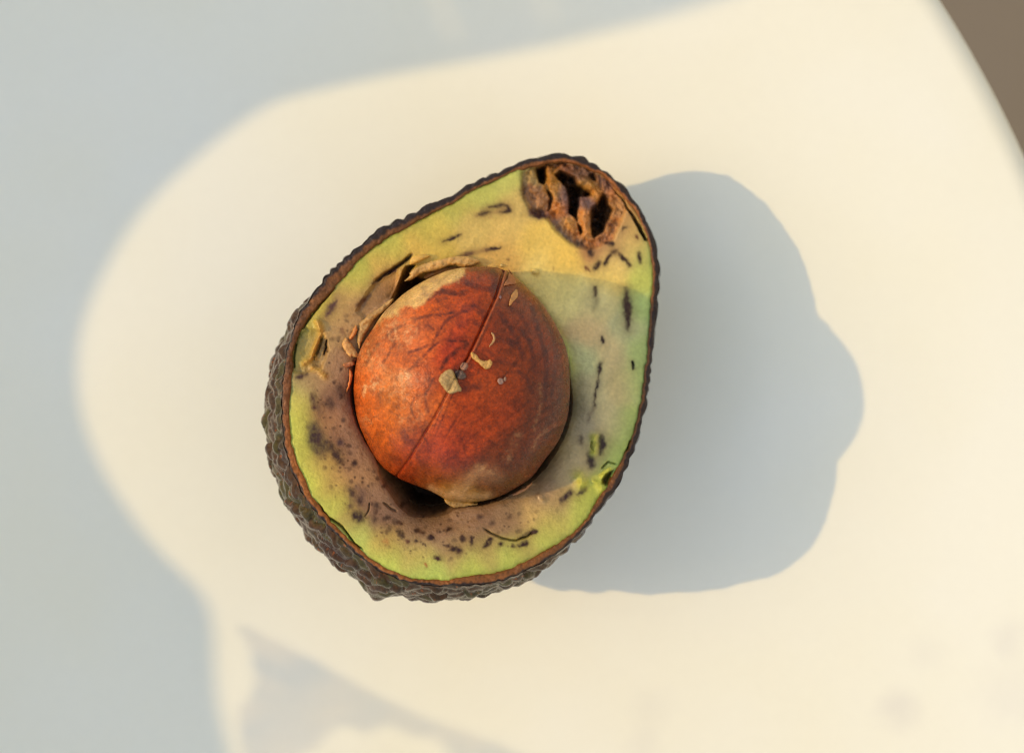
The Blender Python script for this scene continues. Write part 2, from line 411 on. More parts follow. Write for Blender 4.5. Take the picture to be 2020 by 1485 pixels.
SC_ = (910.0, 757.0)
def rad_at(poly, u, v, blur=3):
    t = np.linspace(-np.pi, np.pi, 1440, endpoint=False)
    r = radial(poly, SC_, t, blur)
    a = np.arctan2(v - SC_[1], u - SC_[0])
    return np.interp(a, np.r_[t, np.pi], np.r_[r, r[0]])

# ------------------------------------------------------------------ flesh: relief and colour
def worley(x, y, cell, wrapx, seed):
    gx = x / cell; gy = y / cell
    nx = max(1, int(round(wrapx / cell)))
    gx = gx * nx / (wrapx / cell)
    ix = np.floor(gx).astype(int); iy = np.floor(gy).astype(int)
    f1 = np.full(x.shape, 9.0); f2 = np.full(x.shape, 9.0); hid = np.zeros(x.shape)
    for dx in (-1, 0, 1):
        for dy in (-1, 0, 1):
            cx = ix + dx; cy = iy + dy
            a = (cx % nx + seed * 17) & 255; b = (cy + seed * 53) & 255
            px = cx + 0.15 + 0.7 * _tab[a, b]; py = cy + 0.15 + 0.7 * _tab[b, (a + 97) & 255]
            d = np.hypot(gx - px, gy - py)
            n1 = d < f1
            f2 = np.where(n1, f1, np.minimum(f2, d)); hid = np.where(n1, _tab[(a + 31) & 255, (b + 7) & 255], hid); f1 = np.where(n1, d, f1)
    return f1, f2, hid

HOLES = [  # polygon, depth, softness
    ([(1053.8, 328.7), (1077, 325), (1079, 345.6), (1074, 364), (1064, 362), (1059, 349)], 75, 4),
    ([(1077, 371), (1089, 377.5), (1092.5, 391), (1084, 416), (1079, 414.6), (1081, 391)], 34, 4),
    ([(1092.5, 342), (1104, 332), (1134.6, 345.6), (1141, 359), (1168, 376), (1169, 386), (1144.7, 387.6), (1144.7, 404.5), (1141, 418), (1139.6, 438), (1128, 424.7), (1119.4, 418), (1121, 394), (1117.7, 371), (1109, 360.7), (1097.5, 350.6)], 95, 5),
    ([(1139, 438), (1147, 446), (1152, 458), (1146, 463), (1140, 452)], 40, 3),
    ([(1188.5, 379), (1197, 381), (1202, 399.4), (1213.7, 411), (1207, 426), (1198.5, 436.5), (1192, 458), (1171.6, 472), (1166.6, 461.7), (1163, 424.7), (1165, 408), (1178, 398)], 85, 5),
    ([(1199, 359), (1228, 390), (1250, 422), (1266, 448), (1279, 474), (1271, 474), (1256, 450), (1243, 424), (1224, 392)], 70, 3),
    ([(1161.5, 341), (1172, 339), (1179, 348), (1178, 357), (1170, 356)], 40, 3),
    ([(774.5, 588), (783, 563), (792, 540), (799, 525), (812, 520), (823, 521), (812, 534), (829, 547), (864, 536), (893, 531), (845, 560), (802, 580), (778, 597)], 60, 5),
    ([(1193, 932), (1212.5, 925), (1206, 940), (1197, 960), (1184.5, 955), (1186, 945)], 30, 4),
    ([(1245, 713), (1250, 714), (1251, 725), (1247, 727)], 16, 2),
]
ROT = [(1028, 338), (1027, 377), (1038, 401), (1049, 424), (1062, 430), (1075, 430), (1094, 457), (1115, 475), (1137, 489), (1158, 494), (1180, 489), (1212, 474), (1228, 431), (1240, 410), (1205, 352), (1150, 322), (1100, 312), (1050, 322)]
CRACKS = [  # polyline, width, depth
    ([(952, 1039.5), (969, 1052), (993, 1062), (1018.5, 1065), (1038, 1059), (1050, 1051)], 1.7, 8),
    ([(730.6, 990), (727, 1005), (720, 1020)], 1.3, 6),
    ([(755, 990), (766, 1000), (782, 1010)], 2, 6),
    ([(623, 988), (646.5, 1022), (664, 1031), (683, 1050), (698, 1072), (715.5, 1083.6)], 2.2, 14),
    ([(735, 559), (765, 538), (795, 518), (813, 502)], 3.0, 16),
    ([(635, 663), (626, 690), (617, 712)], 3.0, 14), ([(645, 668.6), (643, 684), (639, 700.6)], 1.6, 10),
    ([(1186, 925), (1200, 910), (1216, 916)], 1.6, 8), ([(1168, 868), (1166, 882), (1172, 893)], 1.6, 6),
    ([(592, 652), (606, 634), (632, 600), (660, 568)], 1.8, 10),
    ([(1245, 867), (1238, 884), (1232, 897)], 2.0, 10),
    ([(578, 728), (577, 705), (584, 675)], 2.0, 10),
]
RIDGES = [  # polyline, width, height
    ([(626, 634.6), (635, 657), (626, 678), (618, 697)], 6, 9), ([(600, 716), (612, 709), (620, 706)], 6, 8), ([(616, 727), (630, 731), (640, 742)], 6, 5),
    ([(1141, 940), (1147, 952)], 13, 12), ([(1171.5, 862), (1174, 876), (1172, 892)], 7, 7), ([(1200, 925), (1188, 938)], 5, 6), ([(1172, 951), (1181, 958), (1186, 966)], 7, 5),
    ([(1108, 366), (1117, 392), (1116, 415)], 6, 6), ([(1097, 392), (1101, 412)], 8, 6), ([(1120, 436), (1135, 455)], 6, 6),
    ([(1149, 398), (1152, 430), (1160, 470)], 7, 8), ([(1083, 330), (1087, 350), (1088, 366)], 5, 6), ([(1148, 350), (1170, 368), (1181, 382)], 7, 6), ([(1200, 440), (1196, 462)], 5, 5),
    ([(1046, 345), (1050, 375), (1064, 400)], 10, 5),
    ([(1010, 975), (1035, 962), (1048, 952)], 5, 4), ([(1064, 975), (1072, 985)], 6, 4),
]
DARK = (50, 29, 17)
SPOTS = [  # polyline, half width, softness, strength, colour
    ([(939, 426), (964, 417), (1003, 410)], 9, 8, .35, (150, 105, 70)), ([(964, 409), (986, 405), (1000, 406)], 2.5, 4, .8, DARK), ([(943, 423), (965, 419)], 2.5, 5, .7, DARK), ([(988, 418), (1005, 416), (1000, 406)], 3, 4, .85, DARK),
    ([(872, 478), (893, 470), (909, 463)], 2.2, 3.5, .95, DARK), ([(960, 493), (986, 489)], 2, 3, .95, DARK), ([(921, 502), (960, 493)], 3, 6, .45, (110, 70, 50)), ([(905, 507), (930, 500)], 3, 5, .7, (90, 55, 40)),
    ([(1165, 492), (1166, 503)], 4, 6, .9, DARK), ([(1174, 531), (1181, 518)], 3.5, 4, .95, DARK), ([(1155, 526), (1160, 534)], 2.5, 3, .9, (105, 52, 28)), ([(1193, 520), (1204, 504)], 2.5, 4, .9, DARK),
    ([(1208, 497), (1216, 496)], 3, 5, .8, DARK), ([(1223, 502), (1243, 523)], 3, 4, .92, DARK), ([(1259, 499), (1264, 518)], 3, 4, .92, DARK), ([(1196, 478), (1208, 482)], 3.5, 4, .9, DARK), ([(1227, 457), (1231, 450), (1237, 448)], 1.6, 3, .8, DARK),
    ([(1255, 465), (1258, 470)], 2, 3, .8, (90, 45, 25)), ([(1200, 440), (1207, 443)], 3, 3, .7, (90, 45, 30)),
    ([(1174, 567), (1174, 583)], 2.6, 3, .92, DARK), ([(1174, 583), (1173, 610)], 4, 7, .3, DARK), ([(1236, 578), (1238, 608), (1238, 640)], 6.5, 6, .97, (48, 28, 26)), ([(1234, 568), (1238, 610), (1239, 652)], 3, 5, .8, DARK),
    ([(1187, 664), (1189, 675)], 2.3, 2.5, .95, DARK), ([(1184.5, 718), (1181, 735)], 2.6, 3, .95, DARK), ([(1181, 735), (1178, 763), (1172, 800)], 1.4, 2.5, .9, DARK), ([(1172, 800), (1160, 830)], 2, 5, .35, DARK),
    ([(1247, 714), (1249, 726)], 2.2, 2, 1, (20, 12, 5)), ([(1184.5, 858), (1188, 875), (1185, 895)], 5.5, 5, .95, (43, 28, 27)), ([(1146, 862), (1148, 873)], 3, 5, .6, DARK), ([(1163, 897), (1168, 918)], 5.5, 6, .85, (56, 40, 31)),
    ([(1109, 988), (1126, 970)], 4.5, 5, .9, (55, 38, 36)), ([(1141, 975), (1154, 963)], 3.5, 4, .85, (55, 38, 36)),
    ([(1047, 1050), (1057, 1048)], 3.5, 3, .95, DARK), ([(1025, 1061), (1047, 1051)], 3, 4, .7, DARK), ([(913, 1063)], 4, 4, .8, DARK), ([(930, 1059), (932, 1073)], 3, 4, .85, DARK), ([(956, 1077), (969, 1063)], 4, 4, .9, DARK), ([(986, 1072), (991, 1072)], 3, 4, .8, DARK),
    ([(1012, 1075)], 3, 3, .8, DARK), ([(1025, 1076), (1039, 1070)], 3.5, 4, .92, DARK), ([(904, 1085)], 5, 5, .8, DARK), ([(947, 1020)], 4, 5, .6, DARK), ([(1005, 1018)], 3, 5, .6, DARK), ([(971, 1031)], 4, 5, .5, DARK), ([(1020, 1048)], 2.5, 4, .5, DARK),
    ([(620, 838), (623, 862), (626, 890)], 9, 11, .95, (32, 24, 23)), ([(617, 845), (632, 890)], 14, 12, .4, (70, 50, 50)), ([(651, 790), (654, 800)], 5, 8, .75, (51, 33, 25)), ([(672, 765), (676, 780)], 7, 9, .7, (55, 36, 27)), ([(616, 780), (620, 804)], 4, 7, .8, (75, 45, 35)),
    ([(629, 800), (630, 815)], 3, 6, .45, (80, 55, 45)), ([(655, 882), (665, 898), (672, 905)], 7, 8, .85, (51, 33, 25)), ([(645, 880)], 8, 8, .7, (47, 32, 25)), ([(672, 873)], 5, 6, .75, (65, 45, 45)), ([(670, 911)], 4, 5, .75, DARK), ([(699, 915)], 4, 5, .75, DARK),
    ([(690, 965), (704, 975), (712, 990)], 16, 14, .5, (90, 66, 58)), ([(693, 968), (697, 975)], 5, 5, .75, (51, 33, 25)), ([(709, 984), (710, 992)], 5, 6, .65, (51, 33, 25)), ([(691, 998)], 4, 5, .6, (75, 50, 40)), ([(702, 1014), (710, 1024)], 7, 7, .85, (53, 35, 25)),
    ([(743, 998)], 5, 6, .7, DARK), ([(738, 1018), (739, 1028)], 3, 5, .6, DARK), ([(758, 1023), (768, 1021)], 3.5, 4, .75, DARK), ([(780, 1029)], 3.5, 5, .7, DARK), ([(792, 1033)], 2, 2, .9, DARK), ([(767, 1042)], 3, 4, .75, DARK), ([(786, 1049), (793, 1056)], 5, 5, .8, DARK),
    ([(823, 1046)], 4, 4, .85, DARK), ([(834, 1052)], 3, 4, .7, DARK), ([(846, 1060), (853, 1058)], 4, 4, .85, DARK), ([(881, 1045), (890, 1041)], 3, 4, .85, DARK), ([(804, 1069)], 2.5, 3, .85, (85, 45, 30)), ([(821, 1067)], 2.6, 3, .9, DARK), ([(886, 1076)], 2.4, 2.5, .9, DARK),
    ([(886, 1086), (897, 1082), (908, 1084)], 2.8, 3, .9, DARK), ([(859, 1099), (867, 1101)], 3, 3.5, .9, (60, 32, 22)), ([(914, 1063)], 4, 4, .8, DARK), ([(839, 1111), (841, 1117)], 1.6, 2.5, .6, (170, 80, 40)), ([(760, 1066), (763, 1070)], 3, 6, .5, (190, 110, 55)),
    ([(643, 624), (655, 606), (663, 594)], 5, 5, .85, (75, 52, 42)), ([(644, 626), (665, 588)], 9, 9, .3, (110, 75, 65)), ([(703, 604), (716, 592), (730, 580)], 2.5, 4, .7, (85, 52, 40)), ([(708, 605), (718, 598)], 3, 6, .4, (90, 60, 48)),
    ([(586, 745), (596, 742), (605, 738)], 4.5, 5, .85, (70, 48, 36)), ([(619, 708), (634, 668)], 3, 4, .75, (60, 36, 30)), ([(643, 672), (640, 699)], 1.5, 2, .7, (80, 50, 35)), ([(676, 650), (678, 658)], 2.5, 4, .5, (110, 65, 45)),
    ([(1050, 420), (1075, 424)], 9, 6, .75, (80, 52, 46)), ([(1030, 345), (1031, 385), (1042, 410)], 2, 5, .6, (75, 50, 36)), ([(1034, 379)], 3, 4, .7, (60, 34, 30)), ([(1045, 366)], 4, 4, .45, (110, 62, 40)),  # thin dark line here paints the shade of the pocket's left wall
    ([(1002, 510), (1004, 512)], 1.5, 2, .7, (110, 80, 35)), ([(1090, 528), (1092, 532)], 1.5, 2, .4, (170, 120, 50)),
    ([(735, 559), (765, 538), (795, 518), (813, 502)], 3.5, 4, .8, (70, 40, 34)),
]
CTRL = [
    # green margin
    (700, 545, 176, 180, 62), (640, 603, 200, 182, 58), (605, 645, 175, 165, 60), (588, 700, 160, 150, 55), (588, 790, 208, 205, 80), (590, 840, 205, 212, 78), (596, 890, 200, 206, 74), (618, 945, 202, 216, 74), (650, 1000, 195, 214, 84),
    (700, 1055, 186, 208, 92), (760, 1100, 188, 208, 84), (840, 1125, 178, 205, 88), (930, 1115, 180, 200, 78), (1010, 1100, 172, 196, 76), (1080, 1060, 176, 192, 78), (1140, 1010, 174, 190, 74), (1185, 960, 176, 194, 70), (1215, 900, 170, 200, 92),
    (1238, 840, 172, 196, 96), (1258, 760, 170, 196, 104), (1264, 690, 172, 198, 112), (1272, 610, 168, 198, 112), (1280, 545, 188, 200, 86), (1272, 500, 186, 190, 96), (1000, 355, 190, 196, 92), (950, 385, 186, 192, 84), (900, 412, 190, 188, 76), (840, 445, 186, 180, 66), (770, 485, 180, 182, 66),
    # inner flesh
    (930, 445, 206, 182, 108), (1000, 455, 216, 188, 112), (1050, 485, 226, 196, 104), (1000, 500, 214, 176, 100), (1100, 515, 224, 192, 98), (1020, 400, 206, 182, 112), (860, 455, 200, 178, 88), (820, 485, 212, 182, 92), (765, 520, 206, 182, 94),
    (700, 575, 198, 170, 100), (680, 605, 194, 164, 106), (655, 650, 176, 146, 102), (690, 625, 174, 140, 100), (720, 605, 158, 124, 92), (750, 575, 152, 116, 80), (775, 545, 176, 126, 72), (655, 715, 158, 126, 98), (620, 690, 170, 146, 84), (596, 680, 150, 140, 92), (600, 765, 168, 152, 112), (630, 745, 176, 146, 104),
    (650, 780, 140, 108, 88), (680, 740, 150, 118, 94), (680, 790, 132, 100, 84), (640, 825, 164, 124, 88), (690, 855, 148, 114, 90), (715, 905, 150, 116, 90), (640, 925, 200, 168, 96), (660, 955, 188, 152, 92), (705, 935, 168, 130, 92), (742, 985, 154, 122, 98), (655, 985, 196, 186, 90), (690, 1030, 178, 156, 92), (755, 1022, 140, 110, 94),
    (760, 1070, 192, 164, 92), (820, 1055, 148, 120, 98), (880, 1055, 144, 116, 94), (940, 1035, 146, 117, 92), (850, 1010, 104, 82, 58), (1000, 1030, 150, 122, 94), (1050, 1015, 190, 162, 108), (1085, 1035, 190, 180, 100), (900, 1090, 172, 150, 100), (960, 1090, 176, 160, 98), (1030, 1085, 172, 160, 92), (820, 1095, 194, 178, 104),
    (950, 1010, 132, 104, 82), (1000, 990, 136, 110, 84), (1060, 970, 142, 120, 98), (1100, 995, 168, 146, 106), (1125, 930, 180, 164, 128), (1085, 925, 140, 126, 104), (1145, 900, 190, 176, 138), (1185, 885, 176, 168, 120), (1200, 830, 208, 194, 148), (1145, 840, 178, 168, 142), (1225, 765, 212, 192, 140), (1170, 770, 212, 202, 154),
    (1150, 715, 208, 212, 158), (1205, 690, 214, 194, 144), (1165, 645, 222, 196, 146), (1235, 650, 190, 192, 146), (1120, 600, 222, 212, 146), (1100, 565, 222, 208, 134), (1180, 605, 212, 202, 146), (1065, 525, 218, 198, 122), (1205, 540, 222, 198, 116), (1210, 510, 208, 184, 122), (1240, 485, 206, 186, 112), (1250, 455, 190, 160, 100),
    (1232, 425, 184, 140, 90), (1185, 485, 178, 128, 86), (1220, 470, 188, 150, 104), (1145, 770, 164, 158, 128), (1140, 800, 148, 140, 114),
]
RCOL = [(1045, 350, 190, 150, 90), (1050, 385, 176, 124, 86), (1062, 400, 190, 134, 86), (1072, 395, 172, 116, 78), (1086, 345, 184, 122, 50), (1092, 380, 192, 134, 66), (1100, 410, 204, 126, 60), (1112, 385, 126, 92, 84), (1118, 410, 128, 84, 72), (1122, 442, 200, 138, 72), (1136, 460, 192, 124, 66),
        (1152, 400, 132, 94, 84), (1150, 425, 206, 134, 70), (1158, 460, 204, 134, 68), (1166, 482, 188, 118, 64), (1190, 475, 186, 122, 78), (1205, 445, 190, 128, 76), (1200, 385, 190, 118, 62), (1180, 375, 196, 128, 56), (1160, 362, 190, 132, 60), (1145, 342, 128, 88, 66), (1165, 345, 110, 76, 62), (1195, 365, 122, 84, 72),
        (1120, 325, 132, 82, 54), (1085, 322, 150, 92, 50), (1215, 400, 176, 122, 70), (1082, 430, 176, 104, 56), (1095, 445, 126, 96, 78), (1118, 466, 122, 94, 76), (1145, 482, 124, 96, 78), (1178, 430, 110, 88, 76)]  # greyish points along the lower left paint the pocket's shaded slope

_g = CTRL.index((930, 445, 206, 182, 108))
CTRL = [(a_, b_, .74 * r_ + .26 * 206, .78 * g_ + .22 * 188, .74 * bb + .26 * 118) for a_, b_, r_, g_, bb in CTRL[:_g]] + [(a_, b_, r_ + 6, g_ + 2, bb * .92) for a_, b_, r_, g_, bb in CTRL[_g:]]
def rbf(u, v, pts, sig):
    num = np.zeros(u.shape + (3,)); den = np.full(u.shape, 1e-12)
    for p in pts:
        w = np.exp(-((u - p[0]) ** 2 + (v - p[1]) ** 2) / (2 * sig * sig)) + 1e-9
        num += w[..., None] * lin(p[2:5]); den += w
    return num / den[..., None]

def boxed(u, v, pts, pad):
    p = np.array(pts, float)
    return (u > p[:, 0].min() - pad) & (u < p[:, 0].max() + pad) & (v > p[:, 1].min() - pad) & (v < p[:, 1].max() + pad)

def flesh_relief(u, v):
    ju = u + 5 * fbm(u, v, 14, 3, 11); jv = v + 5 * fbm(u, v, 14, 3, 23)
    s = np.hypot(u - SC_[0], v - SC_[1]) - rad_at(CAV, u, v)
    s = s + 5 * fbm(u, v, 22, 3, 3)
    dz = -np.where(s < 0, np.minimum(190, 7 + (-s) * 5.0), 7 * np.exp(-np.maximum(s, 0) / 7))
    ang = np.arctan2(v - SC_[1], u - SC_[0])
    wr = sstep(-0.75, -0.1, ang) * (1 - sstep(0.9, 1.3, ang))
    dz -= np.where(s > 0, 1, 0) * 22 * wr * np.exp(-np.maximum(s, 0) / 26)
    wb = np.exp(-((u - 850) / 70) ** 2 - ((v - 1018) / 26) ** 2)
    dz -= 20 * wb * (s > -20)
    dz += 5 * fbm(u, v, 60, 3, 31) + 1.6 * fbm(u, v, 12, 3, 37)
    # rotten shrunken pocket at the tip
    m = boxed(u, v, ROT, 30)
    if m.any():
        q = sdf(ju[m], jv[m], ROT)
        t = sstep(-3, 7, q)
        dz[m] += -15 * t + t * (20 * fbm(u[m], v[m], 15, 3, 41) + 9 * fbm(u[m] * 1.2, v[m] * .7, 6, 3, 43))
    for k, (poly, dep, so) in enumerate(HOLES):
        m = boxed(u, v, poly, 20)
        if m.any():
            q = sdf(ju[m], jv[m], poly)
            dz[m] -= 0.72 * dep * (1 - np.exp(-np.maximum(q, 0) / so)) * (0.8 + 0.8 * fbm(u[m], v[m], 10, 2, 50 + k))
    for pl, w, dep in CRACKS:
        m = boxed(u, v, pl, 20)
        if m.any():
            d, t = dseg(ju[m], jv[m], pl)
            dz[m] -= dep * np.exp(-(d / w) ** 2) * sstep(0, 0.12, t) * (1 - sstep(0.88, 1, t) * .8)
    for pl, w, hgt in RIDGES:
        m = boxed(u, v, pl, 30)
        if m.any():
            d, t = dseg(ju[m], jv[m], pl)
            dz[m] += hgt * np.exp(-(d / w) ** 2) * (1 + 1.2 * fbm(u[m], v[m], 9, 2, 77))
    # step across the torn place at the left margin
    m = boxed(u, v, [(560, 640), (690, 760)], 30)
    q = sdf(ju[m], jv[m], [(578, 660), (600, 645), (640, 655), (650, 690), (635, 728), (600, 737), (574, 733)])
    dz[m] -= 9 * sstep(-3, 5, q) - 6 * sstep(0, 5, q) * fbm(u[m], v[m], 12, 3, 13)
    # shrunken face beside the flap
    m = boxed(u, v, [(690, 500), (800, 640)], 20)
    q = sdf(ju[m], jv[m], [(735, 559), (794, 519.6), (788, 535), (786, 563), (773, 590), (748.6, 608), (718, 631), (699.5, 614), (711, 593)])
    dz[m] -= 8 * sstep(-2, 8, q)
    return dz

def flesh_colour(u, v):
    ju = u + 9 * fbm(u, v, 26, 4, 61); jv = v + 9 * fbm(u, v, 26, 4, 67)
    col = rbf(u + 14 * fbm(u, v, 40, 4, 81), v + 14 * fbm(u, v, 40, 4, 87), CTRL, 19)
    a = np.arctan2(v - C[1], u - C[0]); r = np.hypot(u - C[0], v - C[1])
    edge = np.interp(a, np.r_[TH, np.pi], np.r_[rF, rF[0]]) - r
    g = np.exp(-np.maximum(edge, 0) / 7.0)[..., None]
    col = col * (1 - 0.28 * g * np.array([0.9, 0.55, 0.8]))
    lu = 0.5 + fbm(u, v, 34, 5, 91)
    col = col * (0.86 + 0.28 * lu)[..., None]
    la = 0.38 * u - 0.925 * v; lb = 0.925 * u + 0.38 * v
    fib = fbm((la + 40 * fbm(u, v, 60, 2, 301)) / 7.0, lb + 26 * fbm(u, v, 45, 3, 305), 9, 4, 303)
    col = col * (1 + 0.16 * fib)[:, None]
    sdist = np.hypot(u - SC_[0], v - SC_[1]) - rad_at(SEEDO, u, v)
    zone = sstep(8, 30, sdist) * sstep(22, 60, edge) * np.clip(np.cos(a - 2.35) * 1.5 + .1, 0, 1)
    for cell, sd_, dens in ((17.0, 5, .42), (9.0, 8, .25)):
        wx_, wy_ = u + 6 * fbm(u, v, 11, 2, 311), v + 6 * fbm(u, v, 11, 2, 313)
        q1, q2, hh = worley(wx_, wy_, cell, 3400.0, sd_)
        k = 0.8 * sstep(1 - dens, 1, hh) * (1 - sstep(.10, .42, q1)) * zone
        k = k[:, None]; col = col * (1 - k) + lin((58, 36, 22)) * k
    # fibres and pin-point browning towards the seed
    near = np.exp(-np.maximum(np.hypot(u - SC_[0], v - SC_[1]) - rad_at(SEEDO, u, v), 0) / 60)
    right = sstep(-0.1, 0.5, np.cos(a) - 0.35)
    sp = fbm(u, v, 7, 2, 95)
    col = col * (1 - near * (1 - 0.7 * right) * 0.22 * sstep(0.16, 0.3, sp))[..., None]
    m = boxed(u, v, ROT, 40)
    t = sstep(-2, 8, sdf(ju[m], jv[m], ROT))[:, None]
    rc = rbf(ju[m], jv[m], RCOL, 9) * np.array([0.88, 0.97, 0.92]) * (0.75 + 0.5 * (0.5 + fbm(u[m], v[m], 9, 3, 99)))[:, None]
    col[m] = col[m] * (1 - t) + rc * t
    for poly, dep, so in HOLES:
        m = boxed(u, v, poly, 12)
        q = sdf(u[m] + 0.6 * (ju[m] - u[m]), v[m] + 0.6 * (jv[m] - v[m]), poly)
        t = sstep(-1, 5, q)[:, None] * (0.9 if dep > 20 else 1)
        col[m] = col[m] * (1 - t) + lin((62, 40, 16)) * t
    for pl, w, dep in CRACKS:
        m = boxed(u, v, pl, 12)
        d, tt = dseg(u[m] + .4 * (ju[m] - u[m]), v[m] + .4 * (jv[m] - v[m]), pl)
        t = (0.55 * np.exp(-(d / (w * (.5 + np.sin(np.pi * tt) * .6) + .3)) ** 2))[:, None]
        dk = col[m] * np.array([0.16, 0.2, 0.15])
        col[m] = col[m] * (1 - t) + dk * t
    ku = u + 6 * fbm(u, v, 8, 3, 201); kv = v + 6 * fbm(u, v, 8, 3, 207)
    for pl, w, so, st, c in SPOTS:
        so = so * 1.4; w = w * 1.25; st = min(1, st * 1.12)
        m = boxed(u, v, pl, w + 3 * so + 14)
        d, t = dseg(ku[m], kv[m], pl)
        hk = (0.28 * st * np.exp(-(d / (w + so * 1.3)) ** 2))[:, None]
        col[m] = col[m] * (1 - hk) + lin((108, 70, 38)) * hk
        taper = 1 - (0.3 + 0.5 * (len(pl) > 2)) * np.abs(2 * t - 1) ** 1.5 if len(pl) > 1 else 1
        k = st * (1 - sstep(-so * 0.6, so * .8, d - w * taper))
        k = np.clip(k * (1 + 1.0 * fbm(u[m], v[m], 6, 3, 7)), 0, 1)[:, None]
        col[m] = col[m] * (1 - k) + lin(c) * k
    for pl, w, hgt in RIDGES[:7]:
        m = boxed(u, v, pl, 30)
        d, _ = dseg(ju[m], jv[m], pl)
        k = 0.75 * np.exp(-(d / (w + 1)) ** 2)[:, None]
        c = lin((196, 196, 70)) if pl[0][0] > 1000 else lin((196, 150, 62))
        col[m] = col[m] * (1 - k) + c * k
    return col

NR = 330
tr = np.r_[0.0, np.linspace(0.34, 1.0, NR - 1)]
U = C[0] + (tr[:, None] * rF[None, :]) * np.cos(TH)
Vv = C[1] + (tr[:, None] * rF[None, :]) * np.sin(TH)
U[-1] = C[0] + (rF + 2) * np.cos(TH); Vv[-1] = C[1] + (rF + 2) * np.sin(TH)
u, v = U.ravel(), Vv.ravel()
Hp = plane_at(u, v)
dz = flesh_relief(u, v)
edge_dip = np.repeat((tr - 1), NT) * np.tile(rF, NR)
dz -= 3 * np.exp(edge_dip / 4)
dz = np.maximum(dz, -np.maximum(Hp - 60, 20))
X, Y = ray(u, v, Hp)

avo = bpy.data.objects.new('avocado_half', None); sc.collection.objects.link(avo)
avo.location = W(900, 745, 0)
tag(avo, 'overripe avocado half, cut side up, with brown spotted green flesh', 'avocado')
def child(o):
    o.parent = avo; o.matrix_parent_inverse = avo.matrix_basis.inverted() if False else o.matrix_parent_inverse
    o.location = -avo.location
    return o
FLESH_GAIN = np.array([1.03, 1.03, 1.0])
flesh = child(mesh_obj('flesh', W(X, Y, Hp + dz), grid_faces(NR, NT)[:, ::-1], M_FLESH, flesh_colour(u, v) * FLESH_GAIN, None))

# ------------------------------------------------------------------ rind edge and skin
# rind: cut edge ring
rows = []
nrim = 20
for k in range(nrim):
    t = k / (nrim - 1)
    r = (rF - 1.5) * (1 - t) + (rR + 0.5) * t
    rows.append((r, t))
RU = np.stack([C[0] + r * np.cos(TH) for r, t in rows]); RV = np.stack([C[1] + r * np.sin(TH) for r, t in rows])
RT = np.stack([np.full(NT, t) for r, t in rows])
ru, rv, rt = RU.ravel(), RV.ravel(), RT.ravel()
RH = plane_at(ru, rv)
rX, rY = ray(ru, rv, RH)
rdz = -7 * (1 - sstep(0, .18, rt)) + 2.5 * np.sin(np.pi * np.clip(rt, 0, 1)) + 5 * fbm(ru, rv, 16, 3, 3) + 3 * fbm(ru, rv, 5, 2, 8) - 4 * sstep(.8, 1, rt)
an = np.arctan2(rv - C[1], ru - C[0])
base = lin((112, 70, 28)) * np.ones((len(ru), 3))
lowl = np.exp(-((np.abs(an - 2.5)) / 0.9) ** 2)[:, None]
base = base * (1 - 0.6 * lowl) + lin((168, 100, 36)) * 0.6 * lowl
tipw = np.exp(-((an + 0.95) / 0.35) ** 2)[:, None]
base = base * (1 - .5 * tipw) + lin((170, 102, 46)) * .5 * tipw
leftd = np.exp(-((np.abs(an) - 3.0) / 0.2) ** 2)[:, None]
base = base * (1 - .45 * leftd) + lin((92, 62, 42)) * .45 * leftd
base *= (0.75 + 0.6 * (0.5 + fbm(ru, rv, 22, 4, 12)))[:, None]
rin = np.tile((RIM_IN - rF) / (rR - rF), nrim)
dk = (sstep(-0.16, 0.10, rt - rin + 0.25 * fbm(ru, rv, 9, 2, 44)))[:, None]
base = base * (1 - dk) + lin((40, 27, 19)) * dk
ink = ((1 - sstep(0.0, 0.16, rt)) * 0.6)[:, None]
base = base * (1 - ink) + lin((70, 52, 22)) * ink
rind = child(mesh_obj('rind_edge', W(rX, rY, RH + rdz), grid_faces(nrim, NT)[:, ::-1], M_RIND, base, None))

# skin: from the rim down to the table, swelling as far as its silhouette
bu, bv = C[0] + rR * np.cos(TH), C[1] + rR * np.sin(TH)
BH = plane_at(bu, bv) - 2
BX, BY = ray(bu, bv, BH)
AX, AY = 906.0, 735.0      # foot of the fruit on the table
NP = 150
ph = np.linspace(0, np.pi / 2, NP) ** 1.0
def skin_pts(bul):
    sh = np.sin(ph)[:, None] ** 1.0
    H = BH[None, :] * (1 - sh)
    f = np.maximum(1 - np.sin(ph)[:, None] ** 2.2, 0) ** 0.62
    dxn, dyn = BX - AX, BY - AY
    R = np.hypot(dxn, dyn); ex, ey = dxn / R, dyn / R
    prof = np.sin(np.minimum(ph * 2.9, np.pi))[:, None]
    rr = R[None, :] * f + bul[None, :] * prof
    sh2 = np.sin(ph)[:, None] ** 2.2
    return AX + ex * rr + 0 * sh2, AY + ey * rr - 25 * sh2, H, ex, ey
lo = np.zeros(NT); hi_ = np.full(NT, 260.0)
for _ in range(24):
    mid = (lo + hi_) / 2
    Xs, Ys, Hs, ex, ey = skin_pts(mid)
    pu, pv = proj(Xs, Ys, Hs)
    pr = np.hypot(pu - C[0], pv - C[1]).max(0)
    big = pr > rS
    hi_ = np.where(big, mid, hi_); lo = np.where(big, lo, mid)
bul = (lo + hi_) / 2
kk = np.hanning(13); kk /= kk.sum()
bul = np.convolve(np.r_[bul[-6:], bul, bul[:6]], kk, 'valid')
bul = np.maximum(bul - 5, 0) * (0.15 + 0.85 * side)
Xs, Ys, Hs, ex, ey = skin_pts(bul)
P = np.stack([Xs, Ys, Hs], -1)
dth = np.roll(P, -1, 1) - np.roll(P, 1, 1); dph = np.gradient(P, axis=0)
nrm = np.cross(dth, dph); nrm /= np.linalg.norm(nrm, axis=-1, keepdims=True) + 1e-9
